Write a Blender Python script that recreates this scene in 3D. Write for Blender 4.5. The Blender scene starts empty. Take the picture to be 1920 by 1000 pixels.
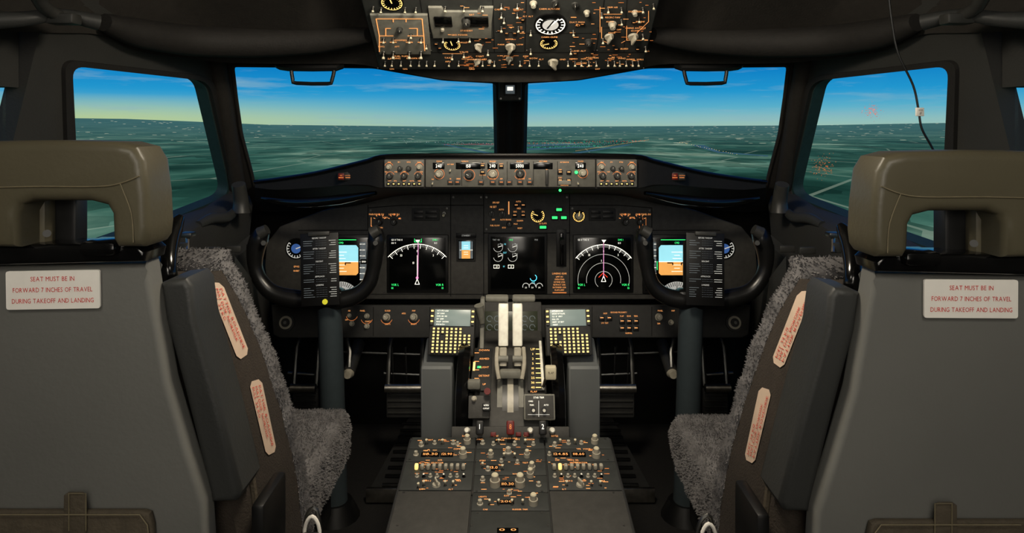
import bpy, bmesh, math, random
from mathutils import Vector, Matrix, geometry, noise
random.seed(4)
EYE=Vector((0,0,1.2)); FP=1250.; CX=957.; CY=240.
def W(px,py,d): return Vector(((px-CX)*d/FP, d, EYE.z+(CY-py)*d/FP))
def lin(c):
    c/=255.
    return c/12.92 if c<=.04045 else ((c+.055)/1.055)**2.4
def mat(name,rgb,rough=.6,metal=0,emit=0,var=.15,scale=60,bump=0,bscale=200,spec=.4):
    m=bpy.data.materials.new(name); m.use_nodes=True; nt=m.node_tree; b=nt.nodes['Principled BSDF']
    c=[lin(x) for x in rgb]
    tc=nt.nodes.new('ShaderNodeTexCoord'); n=nt.nodes.new('ShaderNodeTexNoise'); n.inputs['Scale'].default_value=scale; n.inputs['Detail'].default_value=3
    nt.links.new(tc.outputs['Object'],n.inputs['Vector'])
    r=nt.nodes.new('ShaderNodeValToRGB'); r.color_ramp.elements[0].position=.3; r.color_ramp.elements[1].position=.7
    r.color_ramp.elements[0].color=[x*(1-var) for x in c]+[1]; r.color_ramp.elements[1].color=[min(1,x*(1+var)) for x in c]+[1]
    nt.links.new(n.outputs['Fac'],r.inputs['Fac']); nt.links.new(r.outputs['Color'],b.inputs['Base Color'])
    b.inputs['Roughness'].default_value=rough; b.inputs['Metallic'].default_value=metal
    b.inputs['Specular IOR Level'].default_value=spec
    if emit:
        nt.links.new(r.outputs['Color'],b.inputs['Emission Color']); b.inputs['Emission Strength'].default_value=emit
    if bump:
        n2=nt.nodes.new('ShaderNodeTexNoise'); n2.inputs['Scale'].default_value=bscale; n2.inputs['Detail'].default_value=4
        nt.links.new(tc.outputs['Object'],n2.inputs['Vector'])
        bp=nt.nodes.new('ShaderNodeBump'); bp.inputs['Strength'].default_value=bump; bp.inputs['Distance'].default_value=.003
        nt.links.new(n2.outputs['Fac'],bp.inputs['Height']); nt.links.new(bp.outputs['Normal'],b.inputs['Normal'])
    return m
M_={}
def dm(k,*a,**kw): M_[k]=mat(k,*a,**kw)
dm('liner',(38,35,31),.8,bump=.3); dm('liner2',(29,27,25),.75,bump=.3); dm('black',(13,13,13),.45); dm('gloss',(10,10,10),.16,spec=.6); dm('yoke',(20,20,20),.32,spec=.6)
dm('panel',(60,59,56),.65,bump=.15); dm('paneldk',(42,42,41),.65); dm('groove',(8,8,8),.8)
dm('ohpanel',(50,52,50),.6); dm('ohlite',(118,117,108),.55); dm('glare',(15,14,14),.7,bump=.2)
dm('mcp',(92,91,85),.55); dm('knobgrey',(166,160,144),.4); dm('knobdk',(52,52,50),.4); dm('white',(245,240,226),.4); dm('ivory',(205,196,168),.45)
dm('metal',(200,195,185),.28,metal=1); dm('steel',(125,125,122),.4,metal=1)
dm('seatgrey',(104,104,100),.62,bump=.15,bscale=120,var=.05,scale=6); dm('leather',(82,77,61),.40,bump=.14,bscale=140,var=.08,scale=8)
dm('bolster',(48,49,48),.5,bump=.15,var=.06,scale=10); dm('fabric',(52,45,38),.9,bump=.6,bscale=300)
dm('fleece',(106,104,104),.95,bump=.3,bscale=220,var=.25,scale=30,spec=.1)
dm('column',(60,69,73),.5,var=.06); dm('podgrey',(98,101,101),.6,var=.06,scale=10)
dm('floor',(26,25,24),.85,bump=.5); dm('wall',(48,48,46),.7,bump=.25,var=.08,scale=10); dm('reveal',(36,58,60),.6)
dm('cream',(244,240,232),.6,var=.02); dm('creamtape',(208,184,162),.6,var=.07,scale=25); dm('red',(205,40,26),.5); dm('stitch',(112,103,80),.7)
dm('pouch',(80,72,59),.8,bump=.5)
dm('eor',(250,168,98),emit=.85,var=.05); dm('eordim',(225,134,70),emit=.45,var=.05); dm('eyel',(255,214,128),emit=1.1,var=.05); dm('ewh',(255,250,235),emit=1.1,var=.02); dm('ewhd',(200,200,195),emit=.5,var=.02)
dm('egr',(60,255,130),emit=1.1,var=.02); dm('egrd',(70,190,140),emit=.5,var=.02); dm('ered',(255,60,25),emit=.7,var=.02); dm('emag',(225,150,200),emit=.7,var=.02)
dm('esky',(150,218,232),emit=.9,var=.04); dm('egnd',(232,165,85),emit=.8,var=.04); dm('egrey',(100,108,112),emit=.45); dm('ecyan',(110,215,235),emit=.9)
dm('scr',(7,8,8),.15,spec=.6); dm('scrcdu',(125,140,138),.3,emit=.22,var=.03); dm('scrgrn',(36,42,22),.3,emit=.12); dm('eblue',(60,100,170),emit=.4); dm('key',(255,222,140),emit=.75,var=.05)
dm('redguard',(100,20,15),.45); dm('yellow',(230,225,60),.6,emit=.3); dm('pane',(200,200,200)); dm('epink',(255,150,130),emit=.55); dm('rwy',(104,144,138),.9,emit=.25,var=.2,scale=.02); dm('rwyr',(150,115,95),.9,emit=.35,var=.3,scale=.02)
pm=M_['pane']; nt=pm.node_tree
for n in list(nt.nodes): nt.nodes.remove(n)
o=nt.nodes.new('ShaderNodeOutputMaterial'); mx=nt.nodes.new('ShaderNodeMixShader'); t=nt.nodes.new('ShaderNodeBsdfTransparent'); g=nt.nodes.new('ShaderNodeBsdfGlossy'); g.inputs['Roughness'].default_value=.05
mx.inputs[0].default_value=.015; nt.links.new(t.outputs[0],mx.inputs[1]); nt.links.new(g.outputs[0],mx.inputs[2]); nt.links.new(mx.outputs[0],o.inputs[0])

# ---------- glyph cache
GL={}
chars="ABCDEFGHIJKLMNOPQRSTUVWXYZ0123456789/.-+<>°:"
tmp=[]
for ch in chars:
    cu=bpy.data.curves.new('g','FONT'); cu.body=ch; cu.size=1; cu.resolution_u=2
    ob=bpy.data.objects.new('g',cu); bpy.context.scene.collection.objects.link(ob); tmp.append((ch,ob,cu))
dg=bpy.context.evaluated_depsgraph_get(); dg.update()
for ch,ob,cu in tmp:
    me=ob.evaluated_get(dg).to_mesh()
    vs=[v.co.copy() for v in me.vertices]; fs=[tuple(p.vertices) for p in me.polygons]
    if vs:
        x0=min(v.x for v in vs); x1=max(v.x for v in vs)
        GL[ch]=([(v.x-x0,v.y) for v in vs],fs,x1-x0)
    ob.evaluated_get(dg).to_mesh_clear()
for ch,ob,cu in tmp:
    bpy.data.objects.remove(ob); bpy.data.curves.remove(cu)

WL={}
class MB:
    def __init__(s): s.v=[];s.f=[];s.m=[];s.mats=[]
    def mi(s,m):
        if m not in s.mats: s.mats.append(m)
        return s.mats.index(m)
    def add(s,vs,fs,m,M=None):
        b=len(s.v)
        s.v+=[ (M@Vector(p)) if M is not None else Vector(p) for p in vs]
        i=s.mi(m)
        for f in fs: s.f.append(tuple(b+k for k in f)); s.m.append(i)
    def addbm(s,bm,m,M=None):
        bm.verts.index_update()
        s.add([v.co.copy() for v in bm.verts],[tuple(v.index for v in f.verts) for f in bm.faces],m,M); bm.free()
    def box(s,c,sz,m,M=None,bev=0,seg=2):
        c=Vector(c)
        if not bev:
            h=Vector(sz)/2
            vs=[c+Vector((a*h.x,b*h.y,d*h.z)) for a in(-1,1) for b in(-1,1) for d in(-1,1)]
            s.add(vs,[(0,1,3,2),(4,6,7,5),(0,4,5,1),(2,3,7,6),(0,2,6,4),(1,5,7,3)],m,M); return
        bm=bmesh.new(); bmesh.ops.create_cube(bm,size=1)
        for v in bm.verts: v.co=Vector((v.co.x*sz[0],v.co.y*sz[1],v.co.z*sz[2]))+c
        bmesh.ops.bevel(bm,geom=bm.edges[:],offset=bev,segments=seg,profile=.5,affect='EDGES')
        s.addbm(bm,m,M)
    def cyl(s,p0,p1,r0,r1,m,M=None,n=16,caps=True):
        s.loft([s.ring(Vector(p0),Vector(p1)-Vector(p0),r0,n),s.ring(Vector(p1),Vector(p1)-Vector(p0),r1,n)],m,M,caps)
    @staticmethod
    def ring(c,d,r,n):
        d=d.normalized(); a=Vector((0,0,1)) if abs(d.z)<.9 else Vector((1,0,0))
        u=d.cross(a).normalized(); w=d.cross(u)
        return [c+(u*math.cos(2*math.pi*i/n)+w*math.sin(2*math.pi*i/n))*r for i in range(n)]
    def loft(s,rings,m,M=None,caps=True,closed=True):
        n=len(rings[0]); vs=[p for r in rings for p in r]; fs=[]
        for k in range(len(rings)-1):
            for i in range(n if closed else n-1):
                j=(i+1)%n; fs.append((k*n+i,k*n+j,(k+1)*n+j,(k+1)*n+i))
        if caps: fs.append(tuple(range(n))[::-1]); fs.append(tuple((len(rings)-1)*n+i for i in range(n)))
        s.add(vs,fs,m,M)
    def tube(s,pts,r,m,M=None,n=8,closed=False,smooth=1):
        pts=[Vector(p) for p in pts]
        if smooth>1: pts=catmull(pts,smooth,closed)
        N=len(pts); rs=r if isinstance(r,(list,tuple)) else None
        rings=[];u=None
        for i,p in enumerate(pts):
            a=pts[(i-1)%N] if (i>0 or closed) else p; b=pts[(i+1)%N] if (i<N-1 or closed) else p
            d=(b-a).normalized()
            if u is None:
                q=Vector((0,0,1)) if abs(d.z)<.9 else Vector((1,0,0)); u=d.cross(q).normalized()
            else: u=(u-d*u.dot(d)).normalized()
            w=d.cross(u)
            if rs:
                t=i/(N-1)*(len(rs)-1); k=min(int(t),len(rs)-2); rr=rs[k]+(rs[k+1]-rs[k])*(t-k)
            else: rr=r
            rings.append([p+(u*math.cos(2*math.pi*j/n)+w*math.sin(2*math.pi*j/n))*rr for j in range(n)])
        if closed: rings.append(rings[0]); s.loft(rings,m,M,False)
        else: s.loft(rings,m,M,True)
    def prism(s,poly,w0,w1,m,M=None,bev=0,seg=3,holes=()):
        if holes:
            loops=[list(poly)]+[list(h) for h in holes]
            flat=[Vector((p[0],p[1],0)) for l in loops for p in l]
            tri=geometry.tessellate_polygon([[Vector((p[0],p[1],0)) for p in l] for l in loops])
            n=len(flat); vs=[(p.x,p.y,w0) for p in flat]+[(p.x,p.y,w1) for p in flat]
            fs=[tuple(t) for t in tri]+[tuple(n+k for k in t)[::-1] for t in tri]
            b=0
            for l in loops:
                k=len(l)
                for i in range(k): j=(i+1)%k; fs.append((b+i,b+j,n+b+j,n+b+i))
                b+=k
            s.add(vs,fs,m,M); return
        bm=bmesh.new()
        a=[bm.verts.new((p[0],p[1],w0)) for p in poly]; b=[bm.verts.new((p[0],p[1],w1)) for p in poly]
        n=len(poly); f0=bm.faces.new(a[::-1]); f1=bm.faces.new(b)
        for i in range(n): bm.faces.new((a[i],a[(i+1)%n],b[(i+1)%n],b[i]))
        bmesh.ops.recalc_face_normals(bm,faces=bm.faces[:])
        if bev:
            es=list(set(f0.edges[:]+f1.edges[:])); bmesh.ops.bevel(bm,geom=es,offset=bev,segments=seg,profile=.5,affect='EDGES')
        s.addbm(bm,m,M)
    def line(s,pts,wd,m,M,w=.0006,closed=False):
        pts=[Vector((p[0],p[1])) for p in pts]
        if closed: pts.append(pts[0])
        for a,b in zip(pts,pts[1:]):
            d=b-a
            if d.length<1e-9: continue
            nn=Vector((-d.y,d.x)).normalized()*wd/2; e=d.normalized()*wd*.2
            s.add([(a.x-nn.x-e.x,a.y-nn.y-e.y,w),(b.x-nn.x+e.x,b.y-nn.y+e.y,w),(b.x+nn.x+e.x,b.y+nn.y+e.y,w),(a.x+nn.x-e.x,a.y+nn.y-e.y,w)],[(0,1,2,3)],m,M)
    def text(s,st,u,v,h,m,M,w=.0008,align='c',rot=0,wd=None):
        k=h/.7; x=0; gl=[]
        for ch in st:
            if ch not in GL: x+=.35; continue
            vs,fs,wd_=GL[ch]; gl.append((x,vs,fs)); x+=wd_+.11
        x-=.11; off={'c':-x/2,'l':0,'r':-x}[align]
        kx=k*.8 if wd is None else wd/x
        R=M@Matrix.Translation((u,v,w))@Matrix.Rotation(rot,4,'Z')
        for x0,vs,fs in gl: s.add([((x0+off+a)*kx,b*k-h/2,0) for a,b in vs],fs,m,R)
    def mesh(s,name,org=Vector((0,0,0))):
        me=bpy.data.meshes.new(name); me.from_pydata([tuple(p-org) for p in s.v],[],s.f)
        for m in s.mats: me.materials.append(M_[m])
        me.polygons.foreach_set('material_index',s.m)
        me.polygons.foreach_set('use_smooth',[True]*len(s.f)); me.update()
        try: me.set_sharp_from_angle(angle=math.radians(38))
        except Exception: pass
        return me
    def obj(s,name,parent=None,label=None,cat=None,kind=None,group=None,fixn=False):
        lo=Vector([min(p[i] for p in s.v) for i in range(3)]); hi=Vector([max(p[i] for p in s.v) for i in range(3)])
        org=Vector(((lo.x+hi.x)/2,(lo.y+hi.y)/2,lo.z))
        me=s.mesh(name,org)
        if fixn:
            bm=bmesh.new(); bm.from_mesh(me); bmesh.ops.recalc_face_normals(bm,faces=bm.faces[:]); bm.to_mesh(me); bm.free()
        return link(name,me,Matrix.Translation(org),parent,label,cat,kind,group,org)
def link(name,me,MW,parent=None,label=None,cat=None,kind=None,group=None,org=None):
    o=bpy.data.objects.new(name,me); bpy.context.scene.collection.objects.link(o)
    o.matrix_basis=MW; WL[o.name]=Vector(org) if org is not None else MW.translation.copy()
    if parent: o.parent=parent; o.matrix_parent_inverse=Matrix.Translation(-WL[parent.name])
    if label: o['label']=label
    if cat: o['category']=cat
    if kind: o['kind']=kind
    if group: o['group']=group
    return o
def empty(name,loc,label,cat,group=None):
    return link(name,None,Matrix.Translation(Vector(loc)),None,label,cat,None,group)
def catmull(pts,k,closed=False):
    out=[];N=len(pts)
    for i in range(N if closed else N-1):
        p0=pts[(i-1)%N] if (closed or i>0) else pts[0]; p1=pts[i]; p2=pts[(i+1)%N]; p3=pts[(i+2)%N] if (closed or i<N-2) else pts[-1]
        for j in range(k):
            t=j/k; out.append(.5*((2*p1)+(p2-p0)*t+(2*p0-5*p1+4*p2-p3)*t*t+(3*p1-p0-3*p2+p3)*t**3))
    if not closed: out.append(pts[-1])
    return out
def roundpoly(pts,r,seg=4):
    out=[];n=len(pts)
    for i in range(n):
        p=Vector(pts[i]);a=Vector(pts[i-1])-p;b=Vector(pts[(i+1)%n])-p
        q=min(r,a.length*.45,b.length*.45); A=p+a.normalized()*q; B=p+b.normalized()*q
        for k in range(seg+1):
            t=k/seg; out.append(tuple(A*(1-t)**2+p*2*t*(1-t)+B*t*t))
    return out
class PL:
    def __init__(s,o,u,v):
        s.o=Vector(o);s.u=Vector(u).normalized();v=Vector(v);s.n=s.u.cross(v).normalized();s.v=s.n.cross(s.u)
        M=Matrix.Identity(4)
        for i in range(3): M[i][0]=s.u[i];M[i][1]=s.v[i];M[i][2]=s.n[i];M[i][3]=s.o[i]
        s.M=M;s.I=M.inverted()
    def t(s,px,py):
        d=Vector(((px-CX)/FP,1,(CY-py)/FP)); return (s.o-EYE).dot(s.n)/d.dot(s.n),d
    def p(s,px,py): t,d=s.t(px,py); return EYE+d*t
    def h(s,px,py): q=s.I@s.p(px,py); return (q.x,q.y)
    def k(s,px,py): return s.t(px,py)[0]/FP
def VP(d,tilt=0):
    return PL((0,d,1.2),(1,0,0),(0,math.sin(tilt),math.cos(tilt)))
def prect(mb,pl,x0,y0,x1,y1,w0,w1,m,bev=0):
    cx,cy=(x0+x1)/2,(y0+y1)/2
    u0=pl.h(x0,cy)[0];u1=pl.h(x1,cy)[0];v0=pl.h(cx,y1)[1];v1=pl.h(cx,y0)[1]
    mb.box(((u0+u1)/2,(v0+v1)/2,(w0+w1)/2),(abs(u1-u0),abs(v1-v0),abs(w1-w0)),m,pl.M,bev)
def pline(mb,pl,pts,wpx,m,w=.0008,closed=False):
    k=pl.k(*pts[0]); mb.line([pl.h(*p) for p in pts],wpx*k,m,pl.M,w,closed)
def ptext(mb,pl,st,px,py,hpx,m,w=.0008,align='c',rot=0):
    u,v=pl.h(px,py)
    k=abs(pl.h(px,py-1)[1]-pl.h(px,py+1)[1])/2
    mb.text(st,u,v,hpx*k,m,pl.M,w,align,rot)
def ppoly(mb,pl,pts,m,w): 
    hs=[pl.h(*p) for p in pts]; mb.add([(a,b,w) for a,b in hs],[tuple(range(len(hs)))],m,pl.M)
def parc(mb,pl,cx,cy,r,a0,a1,wpx,m,w=.0008,n=24):
    k=pl.k(cx,cy);c=pl.h(cx,cy)
    mb.line([(c[0]+math.cos(math.radians(a0+(a1-a0)*i/n))*r*k,c[1]+math.sin(math.radians(a0+(a1-a0)*i/n))*r*k) for i in range(n+1)],wpx*k,m,pl.M,w)
def pticks(mb,pl,cx,cy,r0,r1,a0,a1,n,wpx,m,w=.0008):
    k=pl.k(cx,cy);c=pl.h(cx,cy)
    for i in range(n):
        a=math.radians(a0+(a1-a0)*i/max(1,n-1)); mb.line([(c[0]+math.cos(a)*r0*k,c[1]+math.sin(a)*r0*k),(c[0]+math.cos(a)*r1*k,c[1]+math.sin(a)*r1*k)],wpx*k,m,pl.M,w)
def pdisc(mb,pl,cx,cy,r,m,w0=0,w1=.001,n=24):
    k=pl.k(cx,cy);c=pl.h(cx,cy); mb.cyl((c[0],c[1],w0),(c[0],c[1],w1),r*k,r*k,m,pl.M,n)
KM={}
def km(name,fn): b=MB(); fn(b); KM[name]=b.mesh(name)
def f_knob(b,m='knobgrey'):
    b.cyl((0,0,0),(0,0,.35),1,1,m,n=20); b.cyl((0,0,.35),(0,0,.5),1,.75,m,n=20,caps=False); b.cyl((0,0,.45),(0,0,1.5),.75,.66,m,n=20); b.box((0,.35,1.52),(.1,.55,.06),'white')
km('knob',f_knob); km('knobdk',lambda b:f_knob(b,'knobdk'))
def f_tall(b): b.cyl((0,0,0),(0,0,1.1),1,.95,'knobgrey',n=20); b.cyl((0,0,1.1),(0,0,2.1),.72,.66,'knobgrey',n=20); b.cyl((0,0,2.1),(0,0,2.3),.66,.5,'ivory',n=20)
km('tall',f_tall)
def f_sel(b,m='knobgrey'): b.cyl((0,0,0),(0,0,.4),1,.9,m,n=20); b.box((0,0,.9),(.42,1.9,1.1),m,bev=.1); b.box((0,.7,1.47),(.1,.5,.04),'white')
km('sel',f_sel); km('seldk',lambda b:f_sel(b,'knobdk'))
def f_tog(b): b.cyl((0,0,0),(0,0,.5),.9,.8,'steel',n=12); b.cyl((0,0,.4),(0,-.5,2.0),.3,.4,'metal',n=10); b.cyl((0,-.5,2.0),(0,-.75,2.9),.6,.65,'ivory',n=10)
km('tog',f_tog)
def f_togb(b): b.cyl((0,0,0),(0,0,.4),1,.9,'black',n=12); b.cyl((0,0,.4),(0,-.3,1.6),.45,.6,'black',n=10); b.cyl((0,-.3,1.6),(0,-.34,1.75),.5,.45,'white',n=10)
km('togb',f_togb)
def f_btn(b): b.box((0,0,.3),(2,1.6,.6),'knobdk',bev=.12); b.box((0,0,.61),(1.1,.25,.02),'eordim')
km('btn',f_btn)
def f_btnb(b): b.box((0,0,.4),(2,1.7,.8),'black',bev=.15); b.box((0,.2,.81),(1.2,.3,.02),'eor')
km('btnb',f_btnb)
def f_scr(b): b.cyl((0,0,0),(0,0,.3),1,.9,'steel',n=10); b.box((0,0,.31),(1.4,.2,.03),'groove')
km('scr',f_scr)
def inst(key,name,parent,pl,px,py,r,rot=0,w=0,label=None):
    u,v=pl.h(px,py);k=pl.k(px,py)*r
    return link(name,KM[key],pl.M@Matrix.Translation((u,v,w))@Matrix.Rotation(math.radians(rot),4,'Z')@Matrix.Scale(k,4),parent,label)
def gauge(parent,pl,px,py,r,tm='ewh',needle=60,label=None,face='scr'):
    b=MB(); pdisc(b,pl,px,py,r,'black',0,.004); pdisc(b,pl,px,py,r*.92,face,.004,.0045); pticks(b,pl,px,py,r*.66,r*.86,-220,40,14,r*.08,tm,.0052)
    parc(b,pl,px,py,r*.86,-220,40,r*.06,tm,.0052); k=pl.k(px,py);c=pl.h(px,py);a=math.radians(needle)
    b.line([c,(c[0]+math.cos(a)*r*.7*k,c[1]+math.sin(a)*r*.7*k)],r*.1*k,tm,pl.M,.006)
    return b.obj('gauge',parent,label)

# ================= OUTSIDE: sky + terrain
wd=bpy.data.worlds.new('World'); bpy.context.scene.world=wd; wd.use_nodes=True; nt=wd.node_tree
bg=nt.nodes['Background']; tc=nt.nodes.new('ShaderNodeTexCoord'); sp=nt.nodes.new('ShaderNodeSeparateXYZ'); nt.links.new(tc.outputs['Generated'],sp.inputs[0])
rp=nt.nodes.new('ShaderNodeValToRGB'); cr=rp.color_ramp
stops=[(0,(160,195,178)),(.014,(140,190,192)),(.03,(90,176,204)),(.052,(34,152,208)),(.09,(5,124,198)),(.35,(2,66,132))]
while len(cr.elements)<len(stops): cr.elements.new(.5)
for e,(p,c) in zip(cr.elements,stops): e.position=p; e.color=[lin(x) for x in c]+[1]
nt.links.new(sp.outputs['Z'],rp.inputs[0])
mrx=nt.nodes.new('ShaderNodeMapRange'); mrx.inputs['From Min'].default_value=-.10; mrx.inputs['From Max'].default_value=-.5; nt.links.new(sp.outputs['X'],mrx.inputs[0])
mrz=nt.nodes.new('ShaderNodeMapRange'); mrz.inputs['From Min'].default_value=.045; mrz.inputs['From Max'].default_value=.012; nt.links.new(sp.outputs['Z'],mrz.inputs[0])
mu=nt.nodes.new('ShaderNodeMath'); mu.operation='MULTIPLY'; nt.links.new(mrx.outputs[0],mu.inputs[0]); nt.links.new(mrz.outputs[0],mu.inputs[1])
mg=nt.nodes.new('ShaderNodeMixRGB'); nt.links.new(mu.outputs[0],mg.inputs[0]); nt.links.new(rp.outputs[0],mg.inputs[1]); mg.inputs[2].default_value=(lin(180),lin(204),lin(152),1)
mp=nt.nodes.new('ShaderNodeMapping'); mp.inputs['Scale'].default_value=(4,4,42); nt.links.new(tc.outputs['Generated'],mp.inputs[0])
nz=nt.nodes.new('ShaderNodeTexNoise'); nz.inputs['Scale'].default_value=1.7; nz.inputs['Detail'].default_value=8; nz.inputs['Roughness'].default_value=.62; nt.links.new(mp.outputs[0],nz.inputs['Vector'])
r2=nt.nodes.new('ShaderNodeValToRGB'); r2.color_ramp.elements[0].position=.53; r2.color_ramp.elements[1].position=.74; r2.color_ramp.elements[1].color=(.6,.6,.6,1); nt.links.new(nz.outputs['Fac'],r2.inputs[0])
mi=nt.nodes.new('ShaderNodeMixRGB'); nt.links.new(r2.outputs[0],mi.inputs[0]); nt.links.new(mg.outputs[0],mi.inputs[1]); mi.inputs[2].default_value=(lin(140),lin(180),lin(196),1)
nt.links.new(mi.outputs[0],bg.inputs[0]); bg.inputs[1].default_value=1.0

gm=bpy.data.materials.new('terrain'); gm.use_nodes=True; nt=gm.node_tree
for n in list(nt.nodes): nt.nodes.remove(n)
out=nt.nodes.new('ShaderNodeOutputMaterial'); em=nt.nodes.new('ShaderNodeEmission'); nt.links.new(em.outputs[0],out.inputs[0])
tc=nt.nodes.new('ShaderNodeTexCoord')
def N(t,**k):
    n=nt.nodes.new(t)
    for a,b in k.items(): n.inputs[a].default_value=b
    return n
def ramp(src,st):
    r=nt.nodes.new('ShaderNodeValToRGB')
    while len(r.color_ramp.elements)<len(st): r.color_ramp.elements.new(.5)
    for e,(p,c) in zip(r.color_ramp.elements,st): e.position=p; e.color=[lin(x) for x in c]+[1]
    nt.links.new(src,r.inputs[0]); return r.outputs[0]
mp=N('ShaderNodeMapping',Scale=(.0036,.0020,1)); nt.links.new(tc.outputs['Object'],mp.inputs[0])
n1=N('ShaderNodeTexNoise',Scale=2.0,Detail=7,Roughness=.58,Distortion=.2); nt.links.new(mp.outputs[0],n1.inputs['Vector'])
base=ramp(n1.outputs['Fac'],[(.36,(28,62,56)),(.46,(46,86,78)),(.53,(68,108,98)),(.59,(102,136,124)),(.67,(156,176,160))])
vo=N('ShaderNodeTexVoronoi',Scale=8.); vo.distance='CHEBYCHEV'; nt.links.new(mp.outputs[0],vo.inputs['Vector'])
fld=ramp(vo.outputs['Color'],[(.15,(130,150,138)),(.5,(195,210,198)),(.85,(250,255,245))])
mm=N('ShaderNodeMixRGB'); mm.blend_type='MULTIPLY'; mm.inputs[0].default_value=.8; nt.links.new(base,mm.inputs[1]); nt.links.new(fld,mm.inputs[2])
v3=N('ShaderNodeTexVoronoi',Scale=2.2); v3.feature='DISTANCE_TO_EDGE'; nt.links.new(mp.outputs[0],v3.inputs['Vector'])
rd=N('ShaderNodeMath'); rd.operation='LESS_THAN'; rd.inputs[1].default_value=.008; nt.links.new(v3.outputs['Distance'],rd.inputs[0])
rd2=N('ShaderNodeMath'); rd2.operation='MULTIPLY'; rd2.inputs[1].default_value=.35; nt.links.new(rd.outputs[0],rd2.inputs[0])
mr0=N('ShaderNodeMixRGB'); nt.links.new(rd2.outputs[0],mr0.inputs[0]); nt.links.new(mm.outputs[0],mr0.inputs[1]); mr0.inputs[2].default_value=(lin(150),lin(168),lin(150),1)
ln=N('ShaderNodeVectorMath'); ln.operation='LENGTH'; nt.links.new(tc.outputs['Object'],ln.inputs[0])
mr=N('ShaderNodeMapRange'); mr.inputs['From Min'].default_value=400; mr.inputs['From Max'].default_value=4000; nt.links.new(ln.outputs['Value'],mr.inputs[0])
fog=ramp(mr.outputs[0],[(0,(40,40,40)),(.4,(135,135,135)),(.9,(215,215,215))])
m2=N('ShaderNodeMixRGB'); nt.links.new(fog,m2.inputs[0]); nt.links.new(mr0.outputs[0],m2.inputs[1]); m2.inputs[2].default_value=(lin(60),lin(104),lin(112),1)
v2=N('ShaderNodeTexVoronoi',Scale=.018); nt.links.new(tc.outputs['Object'],v2.inputs['Vector'])
lt=N('ShaderNodeMath'); lt.operation='LESS_THAN'; lt.inputs[1].default_value=.13; nt.links.new(v2.outputs['Distance'],lt.inputs[0])
n3=N('ShaderNodeTexNoise',Scale=.003,Detail=2); nt.links.new(tc.outputs['Object'],n3.inputs['Vector'])
gt=N('ShaderNodeMath'); gt.operation='GREATER_THAN'; gt.inputs[1].default_value=.49; nt.links.new(n3.outputs['Fac'],gt.inputs[0])
fr=N('ShaderNodeMath'); fr.operation='GREATER_THAN'; fr.inputs[1].default_value=1400; nt.links.new(ln.outputs['Value'],fr.inputs[0])
ml=N('ShaderNodeMath'); ml.operation='MULTIPLY'; nt.links.new(lt.outputs[0],ml.inputs[0]); nt.links.new(gt.outputs[0],ml.inputs[1])
ml2=N('ShaderNodeMath'); ml2.operation='MULTIPLY'; nt.links.new(ml.outputs[0],ml2.inputs[0]); nt.links.new(fr.outputs[0],ml2.inputs[1])
m3=N('ShaderNodeMixRGB'); nt.links.new(ml2.outputs[0],m3.inputs[0]); nt.links.new(m2.outputs[0],m3.inputs[1]); m3.inputs[2].default_value=(1,1,.75,1)
nt.links.new(m3.outputs[0],em.inputs[0])
M_['terrain']=gm
b=MB(); H=30.; R=4000.
def rimpx(a):
    pts=[(-180,22),(-48,24),(-30,17),(-20,6),(-5,2),(10,3),(25,5),(38,12),(50,14),(180,18)]
    for (a0,v0),(a1,v1) in zip(pts,pts[1:]):
        if a0<=a<=a1: return v0+(v1-v0)*(a-a0)/(a1-a0)
    return 0
rs=[60,300,1000,1800,2600,3200,3600,4000]; NA=144; rings=[]
for r in rs:
    rg=[]
    for i in range(NA):
        a=-180+360*i/NA; t=max(0,(r-1500)/(R-1500)); cosn=max(.3,math.cos(math.radians(a)))
        zr=1.2+rimpx(a)/FP*R*cosn
        z=-H*(1-t**2)+zr*t**2
        rg.append(Vector((r*math.sin(math.radians(a)),r*math.cos(math.radians(a)),z)))
    rings.append(rg)
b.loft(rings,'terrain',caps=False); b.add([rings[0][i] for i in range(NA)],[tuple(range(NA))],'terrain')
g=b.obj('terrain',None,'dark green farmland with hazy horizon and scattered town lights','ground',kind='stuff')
def gpt(px,py,h=.4): d=(H+1.2)*FP/(py-CY); return Vector(((px-CX)*d/FP,d,-H+h))
b=MB()
for q,m in [([(1068,288),(1086,288),(1222,266),(1216,265)],'rwy'),([(985,272),(1190,267),(1196,268.5),(985,275)],'rwy'),([(985,279),(1110,274),(1114,276),(985,282)],'rwy'),([(812,268),(820,268),(931,289),(920,290)],'rwy'),([(757,267),(925,270),(925,273),(752,269)],'rwyr'),([(990,268),(1150,265.5),(1150,266.5),(990,269.5)],'rwyr'),([(1260,262),(1300,264),(1350,285),(1440,292),(1440,294),(1346,287)],'rwy')]:
    b.add([gpt(x,y,.2) for x,y in q],[tuple(range(len(q)))],m)
b.obj('airfield',None,'pale runways and taxiways crossing dark green ground','runway',kind='stuff')
b=MB()
def dots(p0,p1,n,m,s=1.0,j=0):
    for i in range(n):
        t=i/(n-1); px=p0[0]+(p1[0]-p0[0])*t+random.uniform(-j,j); py=p0[1]+(p1[1]-p0[1])*t+random.uniform(-j,j)*.3
        q=gpt(px,py); r=s*q.y/FP*.8; b.cyl(q,q+Vector((0,0,r*1.5)),r,r,m,n=6)
dots((1080,284),(1216,263),50,'eor',.7); dots((985,270),(1205,265),60,'ered',.7,4); dots((985,265),(1190,268),70,'egrd',.8,7); dots((985,278),(1130,274),70,'egrd',.9,4); dots((1000,272),(1150,270),30,'ewhd',.7,6)
dots((830,266),(930,287),36,'egrd',.7); dots((755,266),(925,270),30,'ewhd',.7,4); dots((835,272),(930,270),26,'ered',.6,2)
dots((1275,268),(1380,290),22,'eyel',.6,2); dots((1000,256),(1480,252),60,'ewhd',.7,10); dots((500,258),(900,258),50,'ewhd',.6,9)
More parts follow.
